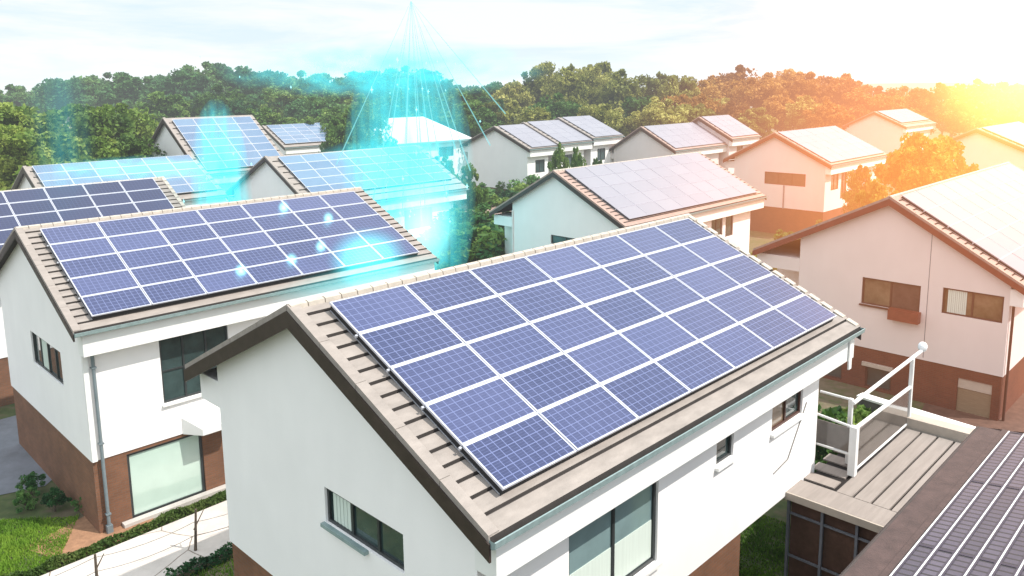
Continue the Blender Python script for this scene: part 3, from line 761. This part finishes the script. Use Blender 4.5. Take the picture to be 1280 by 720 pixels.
def crown_mesh(name, seed, rx, rz, nclump, nleaf, leaf, m, base, flat=.8):
    rnd = random.Random(seed); b = MB(); st = random.getstate(); random.seed(seed)
    rx0, rz0 = rx, rz; rx = rx0*rnd.uniform(.85, 1.2); rz = rz0*rnd.uniform(.8, 1.0); base = base+(rz0-rz)
    for k in range(nclump):
        th = rnd.uniform(0, 2*math.pi); cz = rnd.uniform(-.75, 1); rr = math.sqrt(max(.05, 1-cz*cz))*rnd.uniform(.35, 1.0)
        if k < nclump*.2: rr *= .5; cz *= .5
        c = Vector((math.cos(th)*rr*rx, math.sin(th)*rr*rx, base+rz*(cz*.82)))
        cr = rx*rnd.uniform(.13, .36)
        if k % 7 == 0: c.z += rz*.22; cr = rx*.14
        for j in range(nleaf):
            d = Vector((random.gauss(0, 1), random.gauss(0, 1), random.gauss(0, 1))).normalized()
            q = cr*(random.random()**.35)
            p = c+Vector((d.x*q, d.y*q, d.z*q*flat))
            leaf_quad(b, p, leaf)
    me = b.mesh(name, M[m]); random.setstate(st); return me

def trunk_mesh(seed, rx, base, hgt):
    rnd = random.Random(seed); b = MB()
    p = Vector((0, 0, 0)); r = rx*.085
    segs = 4; top = base*.8
    for i in range(segs):
        q = Vector((rnd.uniform(-.12, .12)*rx*.5, rnd.uniform(-.12, .12)*rx*.5, top*(i+1)/segs)); b.tube(p, q, r, r*.85, 8); p = q; r *= .85
    for k in range(7):
        t = 2*math.pi*k/7+rnd.uniform(-.3, .3); e = p+Vector((math.cos(t)*rx*.6, math.sin(t)*rx*.6, rnd.uniform(.25, .6)*hgt*.5))
        mid = p.lerp(e, .5)+Vector((0, 0, -.08*rx)); b.tube(p-Vector((0, 0, rnd.uniform(0, .2)*top)), mid, r*.6, r*.4, 6); b.tube(mid, e, r*.4, r*.15, 6)
    return b.mesh('trunk', M['bark'])

KIND = {}
def kind(k, m, nv, rx, rz, base, nclump, nleaf, leaf, flat=.8):
    KIND[k] = [(crown_mesh('crown', hash((k, i)) % 9999 if False else (len(KIND)*31+i*7+3), rx, rz, nclump, nleaf, leaf, m, base, flat), trunk_mesh(len(KIND)*11+i, rx, base, rz*2)) for i in range(nv)]
# unit trees: total height = base+rz (metres)
kind('near_bright', 'leaf_bright', 3, 3.6, 4.4, 6.2, 60, 150, .20)
kind('near_mid', 'leaf_mid', 3, 3.4, 4.2, 6.0, 60, 140, .20)
kind('wood_dark', 'leaf_dark', 5, 4.2, 4.6, 8.6, 55, 110, .30)
kind('wood_mid', 'leaf_mid', 3, 4.0, 4.6, 8.4, 55, 110, .30)
kind('wood_olive', 'leaf_olive', 5, 4.0, 4.5, 8.2, 60, 110, .28)
kind('wood_orange_lit', 'leaf_orange_lit', 4, 4.2, 4.2, 8.4, 60, 110, .28)
kind('shrub', 'leaf_mid', 3, 1.5, 1.4, 1.3, 26, 90, .11)
kind('shrub_dark', 'leaf_dark', 2, 1.6, 1.5, 1.3, 26, 90, .12)
HT = dict(near_bright=10.4, near_mid=10.0, wood_dark=12.9, wood_mid=12.8, wood_olive=12.5, wood_orange_lit=12.4, shrub=2.6, shrub_dark=2.7)
cnt = {}
def tree(k, x, y, height, width=1.0, label='', group=None, name='tree', cat='tree'):
    i = cnt.get(k, 0); cnt[k] = i+1
    cr, tr = KIND[k][i % len(KIND[k])]
    s = height/HT[k]
    o = empty(name, (x, y, 0), random.uniform(0, 6.28)); o.scale = (s*width, s*width, s)
    tag(o, label, cat, group)
    link('crown', cr, o); link('trunk' if 'shrub' not in k else 'stem', tr, o)
    return o
def at(px, Y): return (px-640)/1000*Y*1.0      # lateral metres for a bearing at distance Y
def top_h(px, py, Y): return 13-(py-(111.8-px*.01155))*Y/1000*1.0

G1 = 'bright trees behind the left roofs'
for px, py, Y in ((8, 132, 62), (48, 138, 66), (95, 128, 72), (135, 136, 68), (168, 133, 76), (206, 150, 82), (22, 160, 55), (70, 168, 58), (118, 168, 60), (160, 172, 62), (195, 178, 66)):
    tree('near_bright', at(px, Y), Y, top_h(px, py, Y), 1.0, 'bright sunlit broadleaf tree in the clump behind the left roofs', G1)
line = [(0, 108), (30, 112), (60, 112), (90, 104), (115, 102), (140, 100), (165, 96), (190, 102), (215, 100), (240, 94), (262, 88), (285, 85), (310, 88), (335, 95), (360, 98), (385, 98), (410, 97), (435, 97), (460, 95), (490, 92), (515, 92),
        (540, 94), (570, 104), (600, 112), (625, 108)]
for i, (px, py) in enumerate(line):
    Y = 150+(i % 3)*9
    tree('wood_dark', at(px, Y), Y, top_h(px, py-3, Y), 1.15, 'dark green woodland tree on the left skyline', 'dark trees of the left skyline')
for i in range(17):
    px = 210+i*25; Y = 118+(i*7 % 4)*6
    tree('wood_dark' if i % 3 else 'wood_mid', at(px, Y), Y, top_h(px, 112+(i*5 % 3)*7, Y), 1.15, 'dark green tree in front of the left skyline', 'dark trees in front of the left skyline')
for i in range(10):
    px = 330+i*30; Y = 104+(i*3 % 3)*4
    if 440 < px < 575: Y = 120
    tree('near_mid', at(px, Y), Y, top_h(px, 140+(i*5 % 3)*5, Y), 1.25, 'mid green rounded tree behind the blue roofs', 'green trees behind the blue roofs')
ol = [(645, 104), (668, 96), (690, 82), (712, 92), (735, 88), (752, 80), (775, 96), (800, 98), (825, 100), (850, 98)]
for i, (px, py) in enumerate(ol):
    Y = 128+(i % 3)*6
    tree('wood_olive', at(px, Y), Y, top_h(px, py-3, Y), .85, 'airy olive green tree on the middle skyline', 'olive trees of the middle skyline')
for i in range(12):
    px = 590+i*26; Y = 108+(i % 3)*4
    tree('wood_olive' if i % 4 else 'wood_mid', at(px, Y), Y, top_h(px, 122+(i*5 % 4)*4, Y), 1.1, 'sunlit olive tree just behind the stepped pale roofs', 'olive trees behind the stepped roofs')
rl = [(875, 105), (898, 96), (918, 90), (940, 100), (962, 96), (982, 88), (1005, 98), (1028, 98), (1050, 97), (1075, 112), (1100, 114), (1130, 110), (1160, 108), (1190, 106), (1220, 105), (1250, 105), (1280, 104), (1310, 104), (1340, 104)]
for i, (px, py) in enumerate(rl):
    Y = 140+(i % 3)*7
    tree('wood_orange_lit', at(px, Y), Y, top_h(px, py-2, Y), 1.1, 'orange lit woodland tree on the right skyline', 'orange lit trees of the right skyline')
for i in range(18):
    px = 860+i*29; Y = 122+(i*5 % 3)*5
    if 1040 < px < 1180: Y = 140
    tree('wood_olive' if i % 2 else 'wood_orange_lit', at(px, Y), Y, top_h(px, 118+(i*5 % 4)*5, Y), 1.15, 'warm lit tree behind the right hand houses', 'warm trees behind the right houses')
# single nearer trees
def T1(k, px, py, Y, w, lb, name='tree', cat='tree'): tree(k, at(px, Y), Y, top_h(px, py, Y), w, lb, None, name, cat)
T1('near_bright', 1152, 163, 52, .78, 'round glowing tree rising behind the big right roof')
T1('near_bright', 1186, 172, 56, .7, 'smaller round tree to the right of the glowing tree')
T1('near_bright', 1080, 208, 60, .55, 'small bright tree beside the veranda of the brown windowed house')
T1('near_bright', 1102, 222, 47, .5, 'low bushy tree in front of the glowing tree')
T1('near_mid', 552, 196, 74, .8, 'green tree left of the stepped roofs behind the cyan light')
T1('near_bright', 585, 205, 70, .55, 'lighter green tree beside the dark hedges in the middle')
T1('near_mid', 600, 232, 62, .5, 'small green tree at the edge of the dark courtyard')
T1('near_mid', 700, 184, 73, .42, 'bushy tree in front of the white wall of the stepped row')
T1('near_mid', 722, 186, 72, .35, 'smaller bushy tree to the right in front of the stepped row')
T1('near_mid', 748, 196, 76, .33, 'slim tree between the stepped row and the wide pale roof')
T1('near_mid', 455, 128, 90, .9, 'tall green tree left of the white hipped roof')
T1('near_mid', 427, 150, 86, .7, 'pale green tree above the sky blue roof')
T1('wood_dark', 480, 190, 70, .4, 'dark narrow tree below the white hipped roof')
for i, (px, py, Y) in enumerate(((530, 238, 66), (548, 250, 60), (575, 262, 56), (596, 262, 58), (620, 250, 66), (642, 240, 70), (660, 232, 72), (612, 276, 52), (590, 285, 50), (566, 285, 50), (548, 295, 48), (635, 262, 60), (690, 225, 74), (662, 222, 78), (640, 225, 82), (610, 232, 78))):
    tree('shrub_dark' if i % 2 else 'shrub', at(px, Y), Y, max(1.8, top_h(px, py, Y)), 1.3, 'rounded dark garden shrub in the shaded courtyard left of the middle house', 'shrubs of the shaded courtyard', 'shrub', 'shrub')
for i, (px, py, Y) in enumerate(((985, 240, 56), (1000, 245, 54), (960, 262, 50), (1035, 236, 60))):
    tree('shrub', at(px, Y), Y, 2.2, 1.2, 'low shrub in the yard between the middle and right houses', 'shrubs in the right yard', 'shrub', 'shrub')
for i, (v, u) in enumerate(((-10.2, 4.4), (-10.0, 5.1), (-11.0, 5.4))):
    x, y = mw(v, u); tree('shrub', x, y, 1.0+.2*i, .6, 'small leafy shrub by the right end of the picture window', 'shrubs by the picture window', 'shrub', 'shrub')
for i, (v, u, hh) in enumerate(((2.6, 10.9, .9), (1.6, 11.6, 1.1), (4.2, 9.3, .7), (3.2, 15.5, 3.2), (4.0, 17.0, 3.0), (5.2, 17.0, 2.9))):
    x, y = mw(v, u); tree('shrub', x, y, hh, .9, 'small shrub near the terrace by the main house', 'shrubs by the terrace', 'shrub', 'shrub')
for i, (v, u) in enumerate(((-15.9, -.6), (-15.0, -1.0), (-14.2, -.4), (-13.5, .3))):
    x, y = mw(v, u); tree('shrub_dark', x, y, .7, 1.0, 'dark low shrub in the shade of the left brick gable', 'shrubs in the shade of the left gable', 'shrub', 'shrub')
# low flat-roofed shed in the courtyard
SH = empty('shed', (-3.6, 53, 0), -.78); tag(SH, 'low grey flat roofed shed in the dark courtyard left of the middle house', 'shed')
b = MB(); b.box(-2.5, 2.5, 0, 3, 0, 2.4); b.build('wall', M['stone'], SH)
b = MB(); b.box(-2.8, 2.8, -.3, 3.3, 2.401, 2.6); b.build('roof', M['concrete'], SH)
b = MB(); b.box(.6, 1.6, -.06, -.003, 0, 2.0); b.build('door', M['door_khaki'], SH)
SH = empty('shed', (-1.5, 62, 0), -.78); tag(SH, 'brown roofed lean-to between hedges in front of the stepped row', 'shed')
b = MB(); b.box(-4, 4, 0, 3, 0, 2.2); b.build('wall', M['brown_wall'], SH)
b = MB(); b.hexa([(-4.3, -.3, 2.25), (4.3, -.3, 2.25), (4.3, 3.3, 2.9), (-4.3, 3.3, 2.9), (-4.3, -.3, 2.35), (4.3, -.3, 2.35), (4.3, 3.3, 3.0), (-4.3, 3.3, 3.0)]); b.build('roof', M['tile_brown'], SH)

# ================================================================== HAZE AND GLOW (emissive volumes; flare and cyan overlay glows are added)
def vol_mat(name, build):
    m = bpy.data.materials.new(name); m.use_nodes = True; nt = m.node_tree; nt.nodes.clear()
    out = nt.nodes.new('ShaderNodeOutputMaterial'); sh = build(nt.nodes, nt.links); nt.links.new(sh, out.inputs['Volume'])
    return m
def haze_build(col, sigma, em):
    def f(N, L):
        a = N.new('ShaderNodeVolumeAbsorption'); a.inputs['Color'].default_value = (0, 0, 0, 1); a.inputs['Density'].default_value = sigma
        e = N.new('ShaderNodeEmission'); e.inputs[0].default_value = (*col, 1); e.inputs[1].default_value = em
        s = N.new('ShaderNodeAddShader'); L.new(a.outputs[0], s.inputs[0]); L.new(e.outputs[0], s.inputs[1]); return s.outputs[0]
    return f
b = MB(); b.box(-420, 420, 16, 700, -3, 26)
tag(b.build('haze', vol_mat('daylight_haze', haze_build((.93, .98, 1.0), .0009, .00105))), 'thin white daylight haze lying over the housing estate', 'haze', kind='stuff')

def glow_build(col, strength, power, streak=None, absorb=0.0, cloud=None):
    """emission falling off from the centre of the unit-radius domain"""
    def f(N, L):
        tc = N.new('ShaderNodeTexCoord'); ln = N.new('ShaderNodeVectorMath'); ln.operation = 'LENGTH'
        if streak:
            mp = N.new('ShaderNodeVectorMath'); mp.operation = 'MULTIPLY'; mp.inputs[1].default_value = (1, 1, 0); L.new(tc.outputs['Object'], mp.inputs[0]); L.new(mp.outputs[0], ln.inputs[0])
        else: L.new(tc.outputs['Object'], ln.inputs[0])
        k = math_node(N, L, 'MAXIMUM', math_node(N, L, 'SUBTRACT', 1.0, ln.outputs['Value']), 0.0)
        d = math_node(N, L, 'POWER', k, power)
        if cloud:
            n = N.new('ShaderNodeTexNoise'); n.inputs['Scale'].default_value = 1; n.inputs['Detail'].default_value = 5
            mm = N.new('ShaderNodeMapping'); mm.inputs['Scale'].default_value = cloud; L.new(tc.outputs['Object'], mm.inputs[0]); L.new(mm.outputs[0], n.inputs[0])
            d = math_node(N, L, 'MULTIPLY', d, math_node(N, L, 'MULTIPLY', math_node(N, L, 'MAXIMUM', math_node(N, L, 'SUBTRACT', n.outputs[0], .40), 0.0), 7.0))
        if streak:
            n = N.new('ShaderNodeTexNoise'); n.inputs['Scale'].default_value = 1; n.inputs['Detail'].default_value = 3
            mm = N.new('ShaderNodeMapping'); mm.inputs['Scale'].default_value = streak; L.new(tc.outputs['Object'], mm.inputs[0]); L.new(mm.outputs[0], n.inputs[0])
            nn = math_node(N, L, 'MULTIPLY', math_node(N, L, 'MAXIMUM', math_node(N, L, 'SUBTRACT', n.outputs[0], .38), 0.0), 5.0)
            d = math_node(N, L, 'MULTIPLY', d, nn)
            sp = N.new('ShaderNodeSeparateXYZ'); L.new(tc.outputs['Object'], sp.inputs[0])
            fz = math_node(N, L, 'MAXIMUM', math_node(N, L, 'SUBTRACT', 1.0, math_node(N, L, 'ABSOLUTE', sp.outputs[2])), 0.0)
            d = math_node(N, L, 'MULTIPLY', d, math_node(N, L, 'POWER', fz, .7))
        e = N.new('ShaderNodeEmission'); e.inputs[0].default_value = (*col, 1); L.new(math_node(N, L, 'MULTIPLY', d, strength), e.inputs[1])
        if absorb:
            a = N.new('ShaderNodeVolumeAbsorption'); a.inputs['Color'].default_value = (0, 0, 0, 1); L.new(math_node(N, L, 'MULTIPLY', d, absorb), a.inputs['Density'])
            s = N.new('ShaderNodeAddShader'); L.new(a.outputs[0], s.inputs[0]); L.new(e.outputs[0], s.inputs[1]); return s.outputs[0]
        return e.outputs[0]
    return f
def ball(name, loc, rad, m, label, cat, rz=0):
    b = MB(); n = 12
    for i in range(n):
        t0, t1 = math.pi*i/n, math.pi*(i+1)/n
        for k in range(2*n):
            p0, p1 = math.pi*k/n, math.pi*(k+1)/n
            q = [(math.sin(t)*math.cos(p), math.sin(t)*math.sin(p), math.cos(t)) for t, p in ((t0, p0), (t1, p0), (t1, p1), (t0, p1))]
            if i == 0: q = [q[0], q[1], q[2]]
            if i == n-1: q = [q[0], q[1], q[3]]
            b.face(q)
    o = b.build(name, m, None, loc); o.scale = rad; o.rotation_euler = (0, 0, rz); tag(o, label, cat, kind='stuff'); return o
ball('flare_glow', (24.0, 36, 9.5), (20, 20, 14), vol_mat('orange_flare_glow', glow_build((1.0, .30, .06), .085, 1.3)), 'added orange lens flare glow over the right hand roofs', 'haze')  # lens flare glow, added as an emissive volume
ball('flare_glow', (28.2, 43.5, 13.2), (6.2, 6.2, 4.6), vol_mat('golden_flare_glow', glow_build((1.0, .58, .13), .62, 1.4)), 'small added golden lens flare glow low over the right treeline', 'haze')  # hot centre of the flare, added the same way
CY = (.06, .80, .90)  # digital overlay colour; its glowing shapes are added, with no real source
ball('overlay_column', (-5.9, 46, 7.2), (3.9, 3.9, 8.5), vol_mat('cyan_overlay_column', glow_build(CY, .8, .8, (15, 15, 2.6), .4)), 'tall translucent column of added cyan overlay light at the far end of the left roof', 'overlay column')
ball('overlay_column', (-14.6, 40, 7.5), (1.5, 1.5, 5), vol_mat('cyan_overlay_column_small', glow_build(CY, 2.2, .8, (5, 5, 2.0), 1.0)), 'small funnel of added cyan overlay light left of the grey gable', 'overlay column')
ball('overlay_column', (-21.3, 38, 10), (1.6, 1.6, 6), vol_mat('cyan_overlay_column_faint', glow_build(CY, .22, 1.2, (4, 4, .6), .05)), 'faint added cyan overlay shaft over the navy panels at far left', 'overlay column')
ball('overlay_veil', (-9.5, 60, 14.2), (13, 3.0, 2.4), vol_mat('cyan_overlay', glow_build(CY, .75, 1.2, None, .3, (7, 3, 2.5))), 'flat cyan overlay veil added just above the left treeline', 'graphic')
core = vol_mat('cyan_overlay_core', glow_build((.45, .98, 1.0), 1.3, 1.6))
ball('overlay_core', (-5.1, 45, 5.0), (2.2, 2.2, 3.2), core, 'bright core of the added cyan overlay at the foot of the tall overlay column', 'overlay column')
ball('overlay_core', (-14.6, 40, 5.6), (.9, .9, 1.5), core, 'bright core of the added cyan overlay in the small funnel beside the grey gable', 'overlay column')
ball('overlay_veil', (-21, 46, 8.4), (6, 2.0, .8), vol_mat('cyan_overlay_low', glow_build(CY, .6, 1.0, None, .1, (6, 3, 2))), 'cyan overlay veil added along the long pale blue roof at left', 'graphic')
ball('overlay_veil', (-9, 56, 8.2), (5, 2.0, 1.2), vol_mat('cyan_overlay_mid', glow_build(CY, .55, 1.0, None, .1, (6, 3, 2))), 'cyan overlay veil added over the sky blue roof behind the left house', 'graphic')
spark = vol_mat('cyan_overlay_spark', glow_build((.30, .95, 1.0), 16.0, 2.2))
def house_l(v, u, z):
    c, s_ = math.cos(-.7889), math.sin(-.7889); return (-15.592+v*c-u*s_, 24.734+v*s_+u*c, z)
for v, u, lb in ((4.2, 5.3, 'in the lower left of the left array'), (4.1, 7.2, 'in the lower middle of the left array'), (3.7, 8.6, 'in the lower right of the left array'), (2.2, 9.9, 'in the upper right of the left array'), (1.2, 8.6, 'near the ridge of the left array')):
    p = house_l(v, u, 8.67-.47*v+.35); ball('overlay_spark', p, (.26, .26, .34), spark, 'small added cyan overlay sparkle over the panels ' + lb, 'sparkle')
ball('overlay_veil', house_l(5.4, 9.6, 6.35), (.9, 4.4, .5), vol_mat('cyan_overlay_gutter', glow_build(CY, .7, 1.0, None, .2)), 'cyan overlay veil added along the gutter of the left house', 'graphic', -.7889)
ball('overlay_spark', (-2.95, 16.0, 9.5), (.9, .9, .7), vol_mat('cyan_overlay_spark_big', glow_build(CY, 3.5, 1.6)), 'added cyan overlay glow at the upper left corner of the main array', 'sparkle')
mote_m = bpy.data.materials.new('cyan_overlay_mote'); mote_m.use_nodes = True
mb_ = mote_m.node_tree.nodes['Principled BSDF']; mb_.inputs['Base Color'].default_value = (.2, .8, .9, 1); mb_.inputs['Emission Color'].default_value = (.5, .97, 1, 1); mb_.inputs['Emission Strength'].default_value = 1.1
b = MB()
for (p, q) in (((0, 0, -1), (0, 0, 1)), ((-1, 0, 0), (1, 0, 0))): b.tube(p, (0, 0, 0), .05, .35, 5); b.tube((0, 0, 0), q, .35, .05, 5)
overlay_speck = b.mesh('overlay_speck', mote_m); rm = random.Random(5)  # overlay specks, added as small emissive crosses
for k in range(70):
    if k < 46: p = (-5.8+rm.gauss(0, 1.6), 46+rm.gauss(0, 1), rm.uniform(4, 15))
    elif k < 58: p = (-12.5+rm.gauss(0, 3.5), 55+rm.gauss(0, 1.5), rm.uniform(12.5, 15.5))
    else: p = (-14.6+rm.gauss(0, .9), 40, rm.uniform(5, 11))
    o = link('overlay_mote', overlay_speck, None, p); q = rm.uniform(.03, .085); o.scale = (q, q, q*rm.uniform(1, 3))
    tag(o, 'tiny glowing speck added to the cyan overlay', 'light speck', 'added specks of the cyan overlay')
# fine cyan overlay rays, added as emissive tubes, fanning out below a point high above the column
ray_m = bpy.data.materials.new('cyan_overlay_ray'); ray_m.use_nodes = True
N, L = ray_m.node_tree.nodes, ray_m.node_tree.links; N.clear()
o_ = N.new('ShaderNodeOutputMaterial'); e_ = N.new('ShaderNodeEmission'); e_.inputs[0].default_value = (.35, .95, 1, 1); e_.inputs[1].default_value = 1.0
t_ = N.new('ShaderNodeBsdfTransparent'); mx_ = N.new('ShaderNodeMixShader'); mx_.inputs[0].default_value = .38
L.new(t_.outputs[0], mx_.inputs[1]); L.new(e_.outputs[0], mx_.inputs[2]); L.new(mx_.outputs[0], o_.inputs[0])
apex = Vector((-5.5, 46, 17.6))
for dx, z, y in ((-4.6, 8.5, 46), (-2.4, 6.5, 45), (-1.9, 7.5, 46.4), (-.9, 5.5, 46), (-.5, 8, 45), (.1, 5, 47), (.5, 6, 45.6), (1.0, 7.5, 46), (1.7, 6.5, 46), (2.3, 9, 47), (3.1, 8, 46.5), (4.3, 9.5, 46), (5.2, 11.3, 46)):
    b = MB(); b.tube((0, 0, 0), (dx, y-46, z-17.6), .008, .04, 6)
    o = b.build('overlay_ray', ray_m, None, apex); tag(o, 'thin added ray of the cyan overlay fan', 'light ray', 'added fan of thin cyan overlay rays')

# ================================================================== SKY, SUN, CAMERA
w = bpy.data.worlds.new('World'); scene.world = w; w.use_nodes = True
N, L = w.node_tree.nodes, w.node_tree.links; N.clear()
out = N.new('ShaderNodeOutputWorld'); bg = N.new('ShaderNodeBackground'); bg.inputs[1].default_value = .15
sky = N.new('ShaderNodeTexSky'); sky.sky_type = 'NISHITA'; sky.sun_disc = False
SUN_EL, SUN_AZ = 53, 106          # azimuth measured clockwise from the view direction
sky.sun_elevation = R(SUN_EL); sky.sun_rotation = R(SUN_AZ); sky.air_density = 1.2; sky.dust_density = 2.0; sky.ozone_density = 2
tc = N.new('ShaderNodeTexCoord'); mp = N.new('ShaderNodeMapping'); mp.inputs['Scale'].default_value = (1.3, 1.3, 9.0); L.new(tc.outputs['Generated'], mp.inputs[0])
n = N.new('ShaderNodeTexNoise'); n.inputs['Scale'].default_value = 2.3; n.inputs['Detail'].default_value = 7; n.inputs['Roughness'].default_value = .6; n.inputs['Distortion'].default_value = .4
L.new(mp.outputs[0], n.inputs[0])
cr = N.new('ShaderNodeValToRGB'); cr.color_ramp.elements[0].position = .40; cr.color_ramp.elements[0].color = (.10, .10, .10, 1); cr.color_ramp.elements[1].position = .56; cr.color_ramp.elements[1].color = (1, 1, 1, 1)
L.new(n.outputs[0], cr.inputs[0])
mx = N.new('ShaderNodeMix'); mx.data_type = 'RGBA'; L.new(cr.outputs[0], mx.inputs[0]); mx.inputs[7].default_value = (6.5, 6.75, 6.95, 1)
m0 = N.new('ShaderNodeMix'); m0.data_type = 'RGBA'; m0.inputs[0].default_value = .88; L.new(sky.outputs[0], m0.inputs[6]); m0.inputs[7].default_value = (5.0, 6.2, 6.9, 1); L.new(m0.outputs[2], mx.inputs[6])
# glow of the low bright sky at the right
sd_ = Vector((.545, .838, .0)).normalized()
dt = N.new('ShaderNodeVectorMath'); dt.operation = 'DOT_PRODUCT'; L.new(tc.outputs['Generated'], dt.inputs[0]); dt.inputs[1].default_value = sd_
nrm = N.new('ShaderNodeVectorMath'); nrm.operation = 'NORMALIZE'; L.new(tc.outputs['Generated'], nrm.inputs[0]); L.new(nrm.outputs[0], dt.inputs[0])
g1 = math_node(N, L, 'POWER', math_node(N, L, 'MAXIMUM', dt.outputs['Value'], 0.0), 110.0)
g2 = math_node(N, L, 'POWER', math_node(N, L, 'MAXIMUM', dt.outputs['Value'], 0.0), 900.0)
ga = N.new('ShaderNodeMix'); ga.data_type = 'RGBA'; ga.blend_type = 'ADD'; ga.clamp_factor = False
L.new(g1, ga.inputs[0]); L.new(mx.outputs[2], ga.inputs[6]); ga.inputs[7].default_value = (1.2, .5, -.3, 1)
gb = N.new('ShaderNodeMix'); gb.data_type = 'RGBA'; gb.blend_type = 'ADD'; gb.clamp_factor = False
L.new(g2, gb.inputs[0]); L.new(ga.outputs[2], gb.inputs[6]); gb.inputs[7].default_value = (10, 6, 2, 1)
sx = N.new('ShaderNodeSeparateXYZ'); L.new(nrm.outputs[0], sx.inputs[0])
el = math_node(N, L, 'MULTIPLY_ADD', math_node(N, L, 'MINIMUM', math_node(N, L, 'MAXIMUM', math_node(N, L, 'SUBTRACT', sx.outputs[2], .15), 0.0), .5), 1.1, 1.0)  # upper sky brightened out of view to lift the ambient fill
ge = N.new('ShaderNodeVectorMath'); ge.operation = 'SCALE'; L.new(gb.outputs[2], ge.inputs[0]); L.new(el, ge.inputs['Scale'])
L.new(ge.outputs[0], bg.inputs[0]); L.new(bg.outputs[0], out.inputs[0])

sl_ = bpy.data.lights.new('sun', 'SUN'); sl_.energy = 5.0; sl_.angle = R(.5); sl_.color = (1.0, .94, .86)
so = bpy.data.objects.new('sun', sl_); COL.objects.link(so)
d = Vector((math.sin(R(SUN_AZ))*math.cos(R(SUN_EL)), math.cos(R(SUN_AZ))*math.cos(R(SUN_EL)), math.sin(R(SUN_EL))))
so.rotation_euler = (-d).to_track_quat('-Z', 'Y').to_euler(); so.location = (60, 10, 60)

cam = bpy.data.cameras.new('camera'); co = bpy.data.objects.new('camera', cam); COL.objects.link(co)
cam.sensor_width = 36; cam.lens = 999.6/1280*36; cam.shift_y = (360-269.84)/1280*-1; cam.clip_end = 6000; cam.clip_start = .1
pitch, roll = .164, -.0115
f = Vector((0, math.cos(pitch), -math.sin(pitch))); u = Vector((0, math.sin(pitch), math.cos(pitch))); r_ = Vector((1, 0, 0))
r2 = r_*math.cos(roll)+u*math.sin(roll); u2 = -r_*math.sin(roll)+u*math.cos(roll)
co.matrix_world = Matrix(((r2.x, u2.x, -f.x, 0), (r2.y, u2.y, -f.y, 0), (r2.z, u2.z, -f.z, 13.0), (0, 0, 0, 1)))
scene.camera = co
scene.view_settings.view_transform = 'Standard'; scene.view_settings.look = 'None'; scene.view_settings.exposure = 0
cy = scene.cycles
cy.max_bounces = 6; cy.diffuse_bounces = 3; cy.glossy_bounces = 3; cy.transparent_max_bounces = 12; cy.volume_bounces = 0
cy.volume_step_rate = 2.0; cy.volume_max_steps = 96
cy.use_denoising = True
